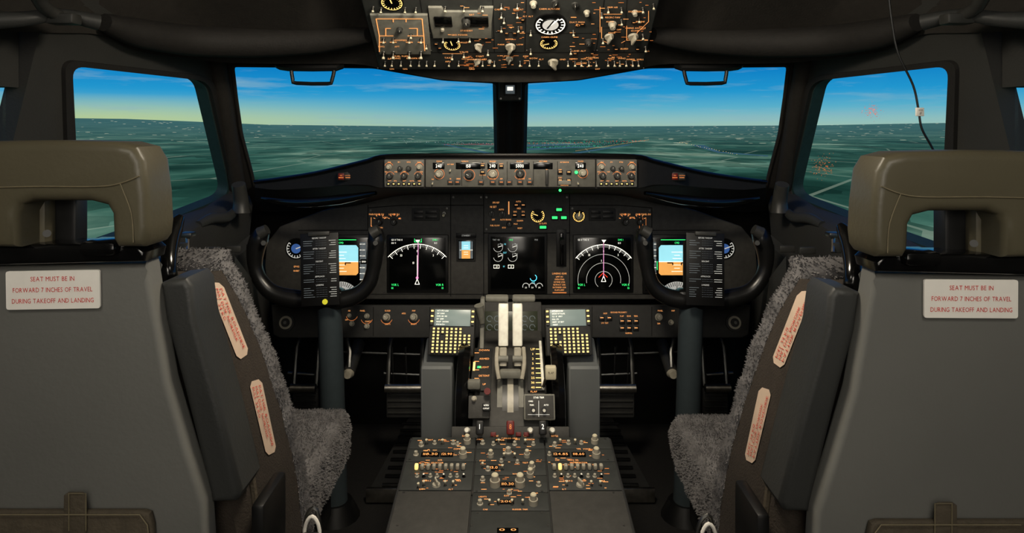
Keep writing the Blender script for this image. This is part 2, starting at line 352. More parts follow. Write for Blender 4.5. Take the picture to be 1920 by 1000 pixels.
b.obj('runway_lights',None,'rows of red, green and yellow airfield lights on dark ground','runway lights',kind='stuff')
for (cx,cy,r,mt,n) in [(1636,208,15,'epink',110),(1545,312,22,'eordim',150)]:  # glowing dots standing in for light reflections on the right window
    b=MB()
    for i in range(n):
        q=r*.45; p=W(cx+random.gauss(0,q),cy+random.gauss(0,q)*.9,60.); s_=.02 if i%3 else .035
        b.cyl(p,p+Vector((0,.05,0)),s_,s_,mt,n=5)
    b.obj('reflection_sparks',None,'small cluster of pinkish orange glowing dots for a window reflection','reflection',kind='stuff')

# ================= ROOM SHELL
def mir(p): return Vector((-p.x,p.y,p.z))
wsL=PL(W(931,152,2.45),W(931,152,2.45)-W(438,123,2.0),W(438,123,2.0)-W(478,345,2.3))
A=wsL.p(400,90); B=wsL.p(452,420)
C=W(138,300,1.5)
sdL=PL(A,A-C,A-B)
def inplane_x(pl,y,z):
    n=pl.n; return (n.dot(pl.o)-n.y*y-n.z*z)/n.x
def loc(pl,P): q=pl.I@P; return (q.x,q.y)
lineAB=(B-A)
def ab(z): t=(z-A.z)/lineAB.z; return A+lineAB*t
ww=[(435,121),(700,124),(830,147),(931,153),(934,335),(700,345),(480,365),(472,325),(452,250)]
sw=roundpoly([(128,122),(387,151),(436,368),(310,418),(146,478)],24,6)
wwr=roundpoly(ww,9,3)
YR=1.325
for side in (0,1):
    Mx=Matrix.Scale(-1,4,(1,0,0)) if side else Matrix.Identity(4)
    outer=[ab(1.75),ab(0.0),Vector((inplane_x(sdL,YR,0),YR,0)),Vector((inplane_x(sdL,YR,1.75),YR,1.75))]
    b=MB(); MM=Mx@sdL.M
    b.prism([loc(sdL,p) for p in outer],-.045,0,'wall',MM,holes=[[sdL.h(*p) for p in sw]])
    xr=inplane_x(sdL,YR,1.2); X=-abs(xr)
    for (y0,y1,z0,z1) in [(.9,YR,0,.9),(.9,YR,1.28,1.75),(-.9,.9,0,1.75)]:
        b.box((X-.02,(y0+y1)/2,(z0+z1)/2),(.05,y1-y0,z1-z0),'wall',Mx)
    b.obj('wall_right' if side else 'wall_left',kind='structure',fixn=True)
    b=MB(); outr=roundpoly([(114,110),(395,143),(447,374),(316,430),(126,496)],26,6)
    b.prism([sdL.h(*p) for p in outr],0,.010,'liner2',MM,holes=[[sdL.h(*p) for p in sw]])
    w=b.obj('window_4' if side else 'window_3',kind='structure',label='side cockpit window with dark rubber surround',fixn=True)
    b=MB(); b.prism([sdL.h(*p) for p in sw],-.044,-.040,'pane',MM); b.obj('window_pane',w)
    b=MB(); rr=roundpoly([(129,123),(385,152),(433,366),(310,416),(147,475)],24,6); b.prism([sdL.h(*p) for p in sw],-.04,-.003,'reveal',MM,holes=[[sdL.h(*p) for p in rr]]); b.obj('seal',w,fixn=True)
    b=MB(); b.box((X-.02,1.11,1.09),(.006,.42,.38),'pane',Mx); w2=b.obj('window_6' if side else 'window_5',kind='structure',label='rear side window pane')
b=MB()
for side in (0,1):
    Mx=Matrix.Scale(-1,4,(1,0,0)) if side else Matrix.Identity(4)
    def cen(z):
        n=wsL.n; y=(n.dot(wsL.o)-n.z*z)/n.y; return Vector((0,y,z))
    outer=[cen(1.6),cen(.7),ab(.7),ab(1.6)]
    b.prism([loc(wsL,p) for p in outer],-.04,0,'liner2',Mx@wsL.M,holes=[[wsL.h(*p) for p in wwr]])
b.obj('wall_front',kind='structure',fixn=True)
for side in (0,1):
    Mx=Matrix.Scale(-1,4,(1,0,0)) if side else Matrix.Identity(4)
    b=MB(); pts=[wsL.p(*p) for p in wwr]; b.tube([p+wsL.n*.004 for p in pts],.006,'liner',Mx,n=6,closed=True)
    w=b.obj('window_2' if side else 'window_1',kind='structure',label='front windshield with dark seal')
    b=MB(); b.prism([wsL.h(*p) for p in wwr],-.03,-.025,'pane',Mx@wsL.M); b.obj('window_pane',w)
    b=MB(); o_=Vector((.008,-.006,0)); b.tube([ab(1.7)+o_,ab(1.4)+o_,ab(1.2)+o_,ab(.95)+o_],[.024,.025,.027,.030],'liner',Mx,n=14,smooth=3)
    b.obj('trim_2' if side else 'trim_1',kind='structure')
b=MB(); c0=wsL.p(957,140); c1=wsL.p(957,330)
b.tube([c0+Vector((0,.0,.2)),c0,c1],.032,'liner2',n=4); 
for s_ in(-1,1): b.tube([c0+Vector((s_*.034,-.012,.1)),c1+Vector((s_*.036,-.012,0))],.008,'black',n=6)
b.obj('trim_3',kind='structure')
b=MB(); b.box((0,1.0,-.02),(2.8,4.2,.04),'floor'); b.obj('floor',kind='structure')
b=MB(); b.box((0,-.95,.9),(2.6,.05,1.9),'wall'); b.obj('wall_back',kind='structure')
lipL=[(-260,40,1.0),(0,58,1.22),(110,62,1.36),(190,66,1.48),(250,94,1.6),(340,108,1.74),(440,118,1.86),(560,120,1.9),(660,120,1.9),(720,129,1.9),(830,149,1.9),(930,154,1.9),(957,154,1.9)]
lip=[W(*p) for p in lipL]; lip=catmull(lip,4); lip=lip+[mir(p) for p in lip[-2::-1]]
rows=[[] for _ in range(8)]
for p in lip:
    e=min(1,max(0,(abs(p.x)-.4)/.12)) if abs(p.x)<1 else 1
    rows[0].append(p+Vector((0,.42 if abs(p.x)<.75 else .12,.10)))
    rows[1].append(p+Vector((0,.06,.012)))
    rows[2].append(p.copy())
    rows[3].append(p+Vector((0,-.012,.02)))
    rows[4].append(p+Vector((0,-.03 -.02*e,.055)))
    rows[5].append(p+Vector((0,-.05-.10*e,.085)))
    rows[6].append(p+Vector((0,-.12-.14*e,.16+.02*e)))
    rows[7].append(Vector((p.x*1.02,min(1.1,p.y-.3),1.66)))
b=MB(); b.loft(rows,'liner',caps=False,closed=False); b.box((0,.1,1.68),(2.8,2.1,.04),'liner'); 
b.obj('ceiling',kind='structure',fixn=True)
for side in (0,1):
    Mx=Matrix.Scale(-1,4,(1,0,0)) if side else Matrix.Identity(4)
    b=MB()
    b.tube([W(195,42,1.46),W(260,62,1.56),W(360,76,1.70),W(480,80,1.78),W(600,76,1.80),W(690,66,1.76)],[.02,.035,.04,.04,.035,.02],'liner2',Mx,n=12,smooth=4)
    b.obj('trim_5' if side else 'trim_4',kind='structure')

# ================= OVERHEAD PANEL
oh=PL(W(957,130,1.84),(1,0,0),W(957,0,1.60)-W(957,130,1.84))
root=empty('overhead_panel',oh.p(957,60),'dark grey overhead switch panel with orange backlit labels and gauges','control panel')
b=MB()
body=[oh.h(*p) for p in [(712,131),(1204,131),(1222,60),(1240,-10),(1268,-150),(646,-150),(674,-10),(693,60)]]
b.prism(body,-.05,0,'ohpanel',oh.M,bev=.004)
for x0,x1 in [(927,930),(984,987),(1117,1120),(803,806)]:
    pline(b,oh,[(x0,98),(957+(x0-957)*1.12,-20)],2,'groove',.0006)
pline(b,oh,[(706,98),(1212,98)],2,'groove'); pline(b,oh,[(930,60),(985,60)],1.2,'groove'); pline(b,oh,[(1119,52),(1218,52)],1.2,'groove'); pline(b,oh,[(1170,98),(1176,-10)],1.2,'groove'); pline(b,oh,[(805,70),(928,70)],1.2,'groove'); pline(b,oh,[(986,62),(1118,62)],1.2,'groove')
b.obj('panel_body',root,fixn=True)
b=MB(); b.prism([oh.h(*p) for p in [(712,98),(808,98),(806,66),(802,24),(694,24),(704,66)]],0,.008,'ohlite',oh.M,bev=.002)
b.obj('fuel_control_plate',root,label='light grey plate with orange fuel schematic')
b=MB(); b.prism([oh.h(*p) for p in [(812,68),(922,68),(922,40),(925,10),(900,10),(895,18),(835,18),(828,10),(803,10),(806,40)]],0,.008,'ohlite',oh.M,bev=.002)
for x0,x1 in [(815,848),(872,916)]: prect(b,oh,x0,26,x1,44,.008,.011,'scr',.001)
b.obj('electrical_plate',root,label='light grey electrical plate with two dark windows')
b=MB()
for seg in [[(712,92),(712,62),(706,30),(792,30),(795,62),(797,90)],[(724,62),(724,48),(733,48)],[(768,48),(783,48),(783,62)],[(712,62),(738,62)],[(765,62),(795,62)],[(738,36),(738,30)],[(762,36),(762,30)]]:
    pline(b,oh,seg,1.7,'eor',.0095)
for x in(718,738,768,790): pline(b,oh,[(x-6,74),(x+6,74)],2.0,'eor',.0095)
T=[("CROSSFEED",750,70),("FUEL PUMPS",755,100),("FWD",716,82),("AFT",745,82),("GRD POWER",862,60),("BAT",885,22),("STANDBY",875,52),("CAB/UTIL",938,12),("IFE/SEAT",972,12),("WIPER",955,68),("PARK",940,78),("LOW",975,78),("DUCT PRESS",1082,36),("ALT",1083,42),("TRIM AIR",1148,8),("RECIRC FAN",1148,27),("AUTO",1143,35),("OFF",1160,50),("PACK",1147,56),("ISOLATION",1190,16),("WING ANTI-ICE",1192,47),("CLOSE",1190,52),("ENGINE",1200,35),("BLEED",1170,86),("CABIN ALTITUDE",1030,11),("CABIN CLIMB",1030,64),("FLT ALT",990,25),("LAND ALT",1085,90),("VALVE",870,92),("GALLEY",870,74),
   ("TAXI",840,103),("RUNWAY",775,104),("LANDING",740,104),("APU",840,110),("ENGINE START",895,106),("LOGO",1075,105),("STROBE",1090,113),("POSITION",1110,103),("ANTI",1145,104),("WING",1165,104),("WHEEL WELL",1190,106),("OFF",1120,124),("GRD",885,124),("CONT",900,100),("FLT",1015,106),("GND",1055,106),("IGN",985,100),("BOTH",1000,104),("ON",760,124),("ON",735,124)]
for s,x,y in T: ptext(b,oh,s,x,y,2.8,'eor',.0098)
for i in range(170):
    x=random.choice([random.uniform(932,985),random.uniform(1122,1220),random.uniform(715,1200),random.uniform(860,925),random.uniform(1066,1116)]); y=random.uniform(100,127) if 720<x<1195 and random.random()<.5 else random.uniform(3,96)
    if 995<x<1066 or x<815 and y<98: continue
    l=random.choice([4,6,9])
    for q in range(0,l,2): pline(b,oh,[(x+q,y),(x+q+1.2,y)],1.5,'eordim' if i%3 else 'eor',.0094 if x<925 and y<70 else .0012)
for seg in [[(1125,26),(1166,26)],[(1185,82),(1195,60),(1216,40),(1216,20)],[(1165,80),(1172,76)],[(1125,12),(1125,60)],[(1175,48),(1175,75),(1215,75)],[(830,100),(870,100)],[(1128,50),(1128,75),(1140,80)]]: pline(b,oh,seg,1.0,'eor',.0012)
b.obj('panel_lettering',root)
for x in (720,738,768,790): inst('tog','toggle_switch',root,oh,x,94,4.6,w=.008); inst('tog','toggle_switch',root,oh,x,68,3.4,w=.008)
for x,y in [(771,60),(800,80),(860,67),(881,67),(831,68),(848,100),(940,22),(970,22),(940,48),(972,48),(1128,22),(1198,30),(945,32),(835,10),(870,10),(905,10),(940,5),(970,5),(1140,12),(1165,12),(1205,12),(1130,70),(1205,62),(915,92),(870,96),(995,90),(1070,90),(1075,55),(995,55),(1210,85),(1165,35),(1225,5),(700,10),(715,12),(760,12),(780,12)]: inst('tog','toggle_switch',root,oh,x,y,3.6,w=.006)
for x,y,r,k in [(875,34,10,'knobdk'),(897,84,8,'sel'),(957,85,10,'sel'),(1037,114,10,'sel'),(1142,66,9,'sel'),(1187,66,10,'sel'),(895,112,7,'sel'),(1148,42,8,'knob'),(750,50,7,'knobdk'),(1040,2,7,'seldk'),(1078,6,7,'seldk'),(955,108,7,'sel'),(1000,3,7,'knob'),(830,50,5,'knob'),(1103,75,7,'knobdk'),(1100,20,6,'knob'),(918,112,4,'knob'),(1190,20,6,'knob')]:
    inst(k,'rotary_knob',root,oh,x,y,r,rot=random.uniform(-40,40),w=.004)
for x in [722,735,752,770,786,800,815,842,860,905,927,975,993,1010,1065,1078,1090,1104,1118,1140,1152,1162,1174,1186,1197]: inst('tog','toggle_switch',root,oh,x,116,3.4)
for x,y in [(1082,43),(1092,43),(1078,98),(980,35),(950,60),(965,60),(1188,40),(1200,40),(1110,98),(825,88),(818,80),(1155,90),(1195,90)]: inst('btnb','annunciator',root,oh,x,y,4,w=.001)
gauge(root,oh,1032,44,31,'ewh',50,'large round cabin altitude dial'); gauge(root,oh,1029,79,18,'eyel',-160); gauge(root,oh,848,82,17,'eyel',100); gauge(root,oh,735,3,22,'eyel',100)
b=MB(); pdisc(b,oh,1032,44,16,'ewhd',.005,.0056); parc(b,oh,1032,44,16,0,360,1.5,'scr',.006); pline(b,oh,[(1026,50),(1038,36)],3,'scr',.0062)
b.obj('dial_face',root)
for x,y in [(708,128),(1207,128),(931,60),(981,60),(1120,95),(1216,95),(988,95),(1114,95),(808,95),(700,28),(800,28),(806,62),(920,62)]: inst('scr','screw',root,oh,x,y,2)

# ================= fittings near windshield
def hand(side):
    b=MB(); f=(lambda p:p) if not side else mir
    dx=5 if side else 0
    P=lambda x,y,d:f(W(x+dx,y,d))
    b.tube([P(522,123,1.93),P(540,127,1.9),P(630,127,1.9),P(638,121,1.93)],.010,'black',n=8,smooth=2)
    b.tube([P(546,128,1.9),P(549,150,1.9),P(556,156,1.9),P(614,157,1.9),P(622,152,1.9),P(627,130,1.9)],.0055,'black',n=8,smooth=2)
    b.obj('grab_handle',None,'black metal grab handle above the windshield','handle',group='windshield grab handles')
hand(0);hand(1)
cp=VP(2.28,0)
root=empty('standby_compass',cp.p(957,190),'small grey box compass mounted on the windshield center post','compass')
b=MB(); prect(b,cp,935,147,978,189,-.05,0,'panel',.006); b.obj('housing',root)
b=MB(); prect(b,cp,944,156,969,180,-.001,.003,'black',.001); prect(b,cp,948,160,965,176,.003,.004,'egrey'); prect(b,cp,951,163,962,170,.0042,.0048,'ewh'); b.obj('window',root)
for x,y in [(939,151),(974,151),(939,185),(974,185)]: inst('scr','screw',root,cp,x,y,2)
b=MB(); b.tube([W(1664,-30,1.2),W(1672,40,1.2),W(1684,100,1.2),W(1712,160,1.2),W(1722,205,1.2),W(1728,240,1.2),W(1745,272,1.2),W(1760,300,1.2)],.0019,'black',n=6,smooth=5)
ro=b.obj('hanging_cable',None,'thin black cable with a small white tag','cable')
tp=VP(1.195); b=MB(); prect(b,tp,1717,202,1732,218,-.002,.002,'cream',.001); ptext(b,tp,"MTM",1724.5,207,3.2,'black',.003); ptext(b,tp,"17",1724.5,213,4,'black',.003); b.obj('tag',ro,'white tag')
for side in(0,1):
    f=(lambda p:p) if not side else mir
    b=MB(); b.tube([f(W(-60,40,1.15)),f(W(40,36,1.2)),f(W(110,28,1.25)),f(W(185,42,1.3))],[.018,.014,.012,.016],'bolster',n=10,smooth=4)
    b.tube([f(W(60,-30,1.15)),f(W(80,10,1.2)),f(W(110,30,1.24))],.012,'knobdk',n=10,smooth=3)
    b.box(f(W(120,36,1.24)),(.05,.03,.02),'knobdk',bev=.004)
    b.obj('ceiling_bracket',None,'grey tubular bracket under the dark ceiling','bracket',group='ceiling brackets')

# ================= GLARESHIELD
root=empty('glareshield',W(957,350,1.95),'black padded glareshield hood with mode control panel','glareshield')
gl=[(478,338,352,396,2.12),(520,333,356,398,2.1),(590,322,352,392,2.06),(650,308,347,388,2.0),(690,298,347,380,1.96),(714,291,352,374,1.94),(760,289,354,366,1.93),(850,288,354,364,1.93),(957,288,354,364,1.93)]
rows=[[] for _ in range(7)]
for x,yt,yb,yp,d in gl:
    dd=2.62-.00072*abs(x-957)
    rows[0].append(W(957+(x-957)*1.0,yt+7,dd)); rows[1].append(W(x,yt+1,d+.12)); rows[2].append(W(x,yt,d+.01)); rows[3].append(W(x,yt+3,d)); rows[4].append(W(x,yb,d)); rows[5].append(W(x,yb+2,d+.03)); rows[6].append(W(x,yp,2.26))
rows=[catmull(r,3) for r in rows]; rows=[r+[mir(p) for p in r[-2::-1]] for r in rows]
b=MB(); b.loft(rows,'glare',caps=False,closed=False)
b.tube([p+Vector((0,-.004,.0)) for p in rows[3]],.006,'gloss',n=8)
b.obj('hood',root)
for s_ in(-1,1):
    b=MB(); b.tube([W(957+s_*(957-x),y,d) for x,y,d in[(492,372,2.12),(560,380,2.08),(640,374,2.04),(705,362,1.99)]],[.008,.016,.016,.006],'gloss',n=10,smooth=4); b.obj('hood_edge',root,'glossy black curved hood edge')
mc=VP(1.925)
def face(x0,x1):
    b=MB(); prect(b,mc,x0,299,x1,351,-.02,.006,'mcp',.003); return b
b=face(798,1116)
for x in (866,905,951,1000,1045): pline(b,mc,[(x,303),(x,348)],1,'groove',.0066)
mcpb=b.obj('mode_control_panel',root,'grey mode control panel with digit windows')
b=MB(); 
for x0,x1,s in [(813,833,"240"),(856,901,"150"),(915,932,"240"),(957,992,"5000"),(1001,1035,""),(1079,1097,"240")]:
    prect(b,mc,x0-1,305,x1+1,317,.006,.008,'scr',.0008)
    if s: ptext(b,mc,s,(x0+x1)/2,311,6.2,'ewh',.009)
b.obj('digit_windows',mcpb)
b=MB()
for s,x,y in [("COURSE",824,302.5),("IAS/MACH",872,302.5),("HEADING",924,302.5),("ALTITUDE",975,302.5),("VERT SPEED",1018,302.5),("COURSE",1088,302.5),("A/T ARM",845,308),("F/D",812,336),("N1",845,335),("SPEED",860,335),("LVL CHG",905,328),("VNAV",905,307),("LNAV",940,307),("HDG SEL",924,335),("APP",940,335),("ALT HLD",978,335),("V/S",993,335),("DN",1025,318),("UP",1025,345),("A/P ENGAGE",1058,304),("CMD",1050,318),("CWS",1050,333),("DISENGAGE",1058,347)]: ptext(b,mc,s,x,y,2.4,'eor',.0075)
b.obj('panel_lettering',mcpb)
for x,y,r in [(824,326,7),(880,328,8),(924,326,8),(975,326,8),(1092,324,7)]:
    inst('knobdk' if x in(975,880) else 'knob','rotary_knob',mcpb,mc,x,y,r,w=.006,rot=random.uniform(-90,90)); b=MB(); parc(b,mc,x,y,r+2.5,200,520,.7,'eordim',.0072,20); b.obj('knob_ring',mcpb)
for x in (845,858,902,924,940,955,975,993): inst('btn','push_button',mcpb,mc,x,341,5.5,w=.006)
for x,y in [(905,311),(940,312),(1050,323),(1066,323),(1050,338),(1066,338),(905,323)]: inst('btnb','push_button',mcpb,mc,x,y,4.5,w=.006)
b=MB(); prect(b,mc,1022,318,1028,346,.006,.016,'knobdk',.002); b.obj('thumbwheel',mcpb); b=MB(); prect(b,mc,1046,338,1070,346,.006,.012,'ohlite',.001); b.obj('disengage_bar',mcpb)
b=MB(); pdisc(b,mc,1080,323,3,'egr',.006,.011); b.obj('indicator_light',mcpb,'glowing green light')
inst('tog','toggle_switch',mcpb,mc,845,318,2.5,w=.006); inst('tog','toggle_switch',mcpb,mc,1083,342,2.5,w=.006); inst('tog','toggle_switch',mcpb,mc,812,342,2.5,w=.006)
for x0,x1 in [(721,796),(1118,1194)]:
    e=face(x0,x1).obj('display_control_panel',root)
    for i,x in enumerate([x0+9,x0+30,x0+46,x0+66]): inst('knob' if i in(0,3) else 'knobdk','rotary_knob',e,mc,x,313 if i in(0,3) else 316,5.2,w=.006)
    for x in (x0+11,x0+38,x0+64): inst('knobdk','rotary_knob',e,mc,x,330,6.5,w=.006)
    b=MB()
    for i in range(7): prect(b,mc,x0+5+i*9.6,342,x0+12+i*9.6,347,.006,.01,'black',.0006); prect(b,mc,x0+7+i*9.6,343.6,x0+10+i*9.6,345.4,.0102,.0106,'eyel')
    b.obj('push_buttons',e); b=MB()
    for s,dx,y in [("MINS",10,304),("FPV",28,304),("MTRS",46,304),("BARO",66,304),("VOR",22,322),("CTR",38,322),("WPT",10,339),("STA",21,339),("ARPT",38,339),("DATA",52,339),("TERR",66,339),("RST",4,322),("STD",70,322)]: ptext(b,mc,s,x0+dx,y,2.4,'eor',.0075)
    for dx,y in [(11,330),(38,330),(64,330),(9,313),(66,313)]: parc(b,mc,x0+dx,y,8,20,160,.7,'eordim',.0072,10)
    b.obj('panel_lettering',e)
    for x,y in [(x0+3,302),(x1-3,302),(x0+3,348),(x1-3,348)]: inst('scr','screw',e,mc,x,y,1.5,w=.006)
for x0,x1 in [(632,662),(1256,1286)]:
    gp=VP(2.0); b=MB(); prect(b,gp,x0,322,x1,340,-.03,.003,'black',.003)
    for i,s in enumerate(["FIRE WARN","CAUTION"]):
        xa=x0+3+i*13; prect(b,gp,xa,325,xa+11,337,.003,.006,'redguard' if i==0 else 'paneldk',.001); ptext(b,gp,s.split()[0],xa+5.5,329,2.2,'eordim',.0068); pline(b,gp,[(xa+1,333),(xa+10,333)],1.2,'eordim',.0068)
    b.obj('warning_lights',root,'small pair of red and amber warning lights')
b=MB(); g2=VP(1.93); pdisc(b,g2,1050,357,2.5,'egr',0,.004); b.obj('indicator_light',root,'glowing green light')

# ================= MAIN INSTRUMENT PANEL
mp_=VP(2.27)
root=empty('instrument_panel',mp_.p(957,560),'wide dark grey instrument panel with display screens and gauges','instrument panel')
b=MB()
pp=[(505,562),(496,500),(500,455),(525,425),(600,397),(700,372),(760,360),(1155,360),(1215,372),(1310,397),(1390,425),(1416,455),(1420,500),(1411,562)]
b.prism([mp_.h(*p) for p in pp],-.04,0,'panel',mp_.M,bev=.004)
for seg in [[(845,364),(845,556)],[(907,364),(907,556)],[(1068,364),(1068,556)],[(690,385),(690,432),(560,432)],[(845,385),(755,385),(690,390)],[(1068,385),(1160,385),(1222,390),(1222,432),(1350,432)],[(907,437),(1068,437)],[(500,552),(1415,552)],[(845,385),(907,385)]]: pline(b,mp_,seg,1.6,'groove',.0006)
b.obj('panel_body',root)
for x,y in [(850,370),(902,370),(912,370),(1063,370),(850,548),(902,548),(912,430),(1063,548),(695,395),(838,391),(1073,391),(1218,395),(720,548),(1193,548),(510,545),(1405,545)]: inst('scr','screw',root,mp_,x,y,2)
def disp(x0,y0,x1,y1,lab,scr='scr',bz=5,m='black'):
    b=MB(); prect(b,mp_,x0-bz,y0-bz,x1+bz,y1+bz,0,.008,m,.003); o=b.obj('display_unit',root,lab)
    b=MB(); prect(b,mp_,x0,y0,x1,y1,.008,.0092,scr,.0005); b.obj('screen',o); return o
Wd=.0102
o=disp(731,445,836,543,'navigation screen with white compass arc'); b=MB(); P=mp_
parc(b,P,783,530,73,42,138,1.2,'ewh',Wd,30); pticks(b,P,783,530,68,73,45,135,37,.8,'ewhd',Wd); pticks(b,P,783,530,65,73,45,135,10,1,'ewh',Wd)
for i,s in enumerate(["33","0","3"]): a=math.radians(120-30*i); ptext(b,P,s,783+60*math.cos(a),530-60*math.sin(a),4,'ewh',Wd)
pline(b,P,[(785,452),(784,520)],1.6,'emag',Wd+.0003); pline(b,P,[(783,478),(783,522)],.8,'ewh',Wd); pline(b,P,[(783,522),(779,532),(787,532)],1.1,'ewh',Wd,True)
ppoly(b,P,[(779,449),(789,449),(784,455)],'ewh',Wd); pline(b,P,[(778,447),(778,453),(791,453),(791,447)],1,'egr',Wd)
ptext(b,P,"GS 0 TAS 0",735,449,3.4,'ewh',Wd,'l'); ptext(b,P,"150/ 9",735,455,3,'ewh',Wd,'l'); ptext(b,P,"DME 1",812,449,3.4,'egr',Wd,'l'); ptext(b,P,"10.5",815,455,3.2,'ewh',Wd,'l')
ptext(b,P,"VOR L",735,533,4,'egr',Wd,'l'); ptext(b,P,"110",735,539,3.6,'egr',Wd,'l'); ptext(b,P,"VOR R",832,533,4,'egr',Wd,'r'); ptext(b,P,"113",832,539,3.6,'egr',Wd,'r'); ptext(b,P,"10",776,492,4,'ewh',Wd)
parc(b,P,783,520,2,0,360,1,'emag',Wd)
b.obj('screen_graphics',o)
o=disp(1079,445,1182,543,'navigation screen with white range rings'); b=MB()
parc(b,P,1131,524,66,38,142,1.2,'ewh',Wd,30); pticks(b,P,1131,524,61,66,40,140,41,.8,'ewhd',Wd); pticks(b,P,1131,524,59,66,40,140,11,1,'ewh',Wd)
for r in(16,32,48): parc(b,P,1131,524,r,-10 if r>20 else -50,190 if r>20 else 230,.8,'ewhd',Wd,40)
pline(b,P,[(1131,455),(1131,520)],1.4,'emag',Wd+.0003); pline(b,P,[(1131,516),(1127,527),(1135,527)],1.1,'ewh',Wd,True)
for i,s in enumerate(["33","0","3"]): a=math.radians(120-30*i); ptext(b,P,s,1131+54*math.cos(a),524-54*math.sin(a),4,'ewh',Wd)
ptext(b,P,"GS 0 TAS 0",1083,449,3.4,'ewh',Wd,'l'); ptext(b,P,"10.5",1158,455,3.2,'ewh',Wd,'l'); ptext(b,P,"DME 1",1158,449,3.4,'egr',Wd,'l')
ppoly(b,P,[(1127,449),(1136,449),(1131.5,455)],'ewh',Wd)
ptext(b,P,"VOR L",1083,533,4,'egr',Wd,'l'); ptext(b,P,"110",1083,539,3.6,'egr',Wd,'l'); ptext(b,P,"VOR R",1179,533,4,'egr',Wd,'r'); ptext(b,P,"113",1179,539,3.6,'egr',Wd,'r'); ptext(b,P,"5",1127,488,3.6,'ewh',Wd)
pline(b,P,[(1122,519),(1130,511),(1138,519)],1.2,'ered',Wd)
b.obj('screen_graphics',o)
for cx in (639,1266):
    x0,x1=cx-57,cx+53; o=disp(x0,445,x1,545,'primary flight screen, blue sky over orange ground'); b=MB()
    L=cx-32;Rr=cx+34 if cx<900 else cx+28
    ppoly(b,P,[(L,490),(Rr,490),(Rr,464),(Rr-4,459),(L+4,459),(L,464)],'esky',Wd); ppoly(b,P,[(L,490),(Rr,490),(Rr,511),(Rr-4,515),(L+4,515),(L,511)],'egnd',Wd)
    pline(b,P,[(L,490),(Rr,490)],1,'ewh',Wd+.0003)
    for k,wd_ in [(-18,10),(-12,5),(-6,8),(6,8),(12,5),(18,10)]: pline(b,P,[(cx+2-wd_,490+k),(cx+2+wd_,490+k)],.9,'ewh',Wd+.0003)
    pline(b,P,[(cx-16,492),(cx-6,492),(cx-6,496)],2,'scr',Wd+.0005); pline(b,P,[(cx+20,492),(cx+10,492),(cx+10,496)],2,'scr',Wd+.0005)
    ppoly(b,P,[(x0+4,525),(x0+20,525),(x0+20,453),(x0+4,453)],'egrey',Wd); ppoly(b,P,[(x1-16,525),(x1-4,525),(x1-4,453),(x1-16,453)],'egrey',Wd)
    for i in range(7): pline(b,P,[(x0+16,457+i*11),(x0+20,457+i*11)],1,'ewh',Wd+.0003); pline(b,P,[(x1-16,457+i*11),(x1-13,457+i*11)],1,'ewh',Wd+.0003); ptext(b,P,str(180-20*i),x0+10,457+i*11,3,'ewh',Wd+.0003); ptext(b,P,str(5400-100*i),x1-9,457+i*11,2.4,'ewh',Wd+.0003)
    prect(b,P,x0+3,485,x0+17,494,.0105,.011,'scr'); ptext(b,P,"150",x0+10,489.5,4,'ewh',.0115); prect(b,P,x1-15,485,x1-2,494,.0105,.011,'scr'); ptext(b,P,"5000",x1-8.5,489.5,3.2,'ewh',.0115)
    ptext(b,P,"CMD",cx+2,454.5,3.6,'egr',Wd); pline(b,P,[(L+4,449),(Rr-4,449)],1.2,'egr',Wd); pline(b,P,[(L-3,489),(L-3,505)],1.2,'egr',Wd)
    b.obj('screen_graphics',o); b=MB()
    k_=P.k(cx,560)
    c_=P.h(cx+2,562); b.add([(c_[0]+math.cos(math.radians(a))*35*k_,c_[1]+math.sin(math.radians(a))*35*k_,Wd) for a in range(30,151,6)]+[(c_[0]+math.cos(math.radians(a))*18*k_,c_[1]+18*k_,Wd) for a in (150,30)],[tuple(range(23))],'ewhd',P.M)
    pticks(b,P,cx+2,562,27,34,40,140,15,1.2,'scr',Wd+.0003); ptext(b,P,"150",x0+10,531,3.4,'egr',Wd); ptext(b,P,"29.92",x1-11,531,3.2,'egr',Wd)
    pline(b,P,[(cx+2,548),(cx+2,528)],1.2,'scr',Wd+.0004)
    b.obj('heading_rose',o)
o=disp(920,443,1021,545,'engine screen with white dials'); b=MB()
for cx,cy in [(934,463),(961,463),(934,481),(961,481)]: parc(b,P,cx,cy,8.5,-170,60,.8,'ewhd',Wd,20); pline(b,P,[(cx,cy),(cx+7,cy-3)],.7,'ewh',Wd); pline(b,P,[(cx,cy-2),(cx+9,cy-2),(cx+9,cy-6),(cx,cy-6)],.5,'ewhd',Wd,True)
ptext(b,P,"TAT +10",924,449,3,'ewhd',Wd,'l'); ptext(b,P,"CRZ",958,449,3.2,'egr',Wd); ptext(b,P,"79.0",1005,449,3,'ewhd',Wd); ptext(b,P,"N1",947,457,3,'ecyan',Wd); ptext(b,P,"EGT",947,473,3,'ecyan',Wd); ptext(b,P,"FF",945,499,3,'ecyan',Wd)
for x in(931,958): pline(b,P,[(x-5,496),(x+5,496),(x+5,502),(x-5,502)],.8,'ewh',Wd,True); ptext(b,P,".23",x,499,3,'ewh',Wd)
parc(b,P,1000,520,6,-170,60,1.2,'ecyan',Wd); 
for x in(986,998,1011): parc(b,P,x,536,6,0,200,1.2,'ewhd',Wd); ptext(b,P,"2.5",x,538,2.6,'ewh',Wd)
ptext(b,P,"FUEL",1000,529,2.6,'ecyan',Wd)
b.obj('screen_graphics',o)
o=disp(859,450,889,486,'small standby attitude screen, blue over orange',bz=3,m='paneldk'); b=MB()
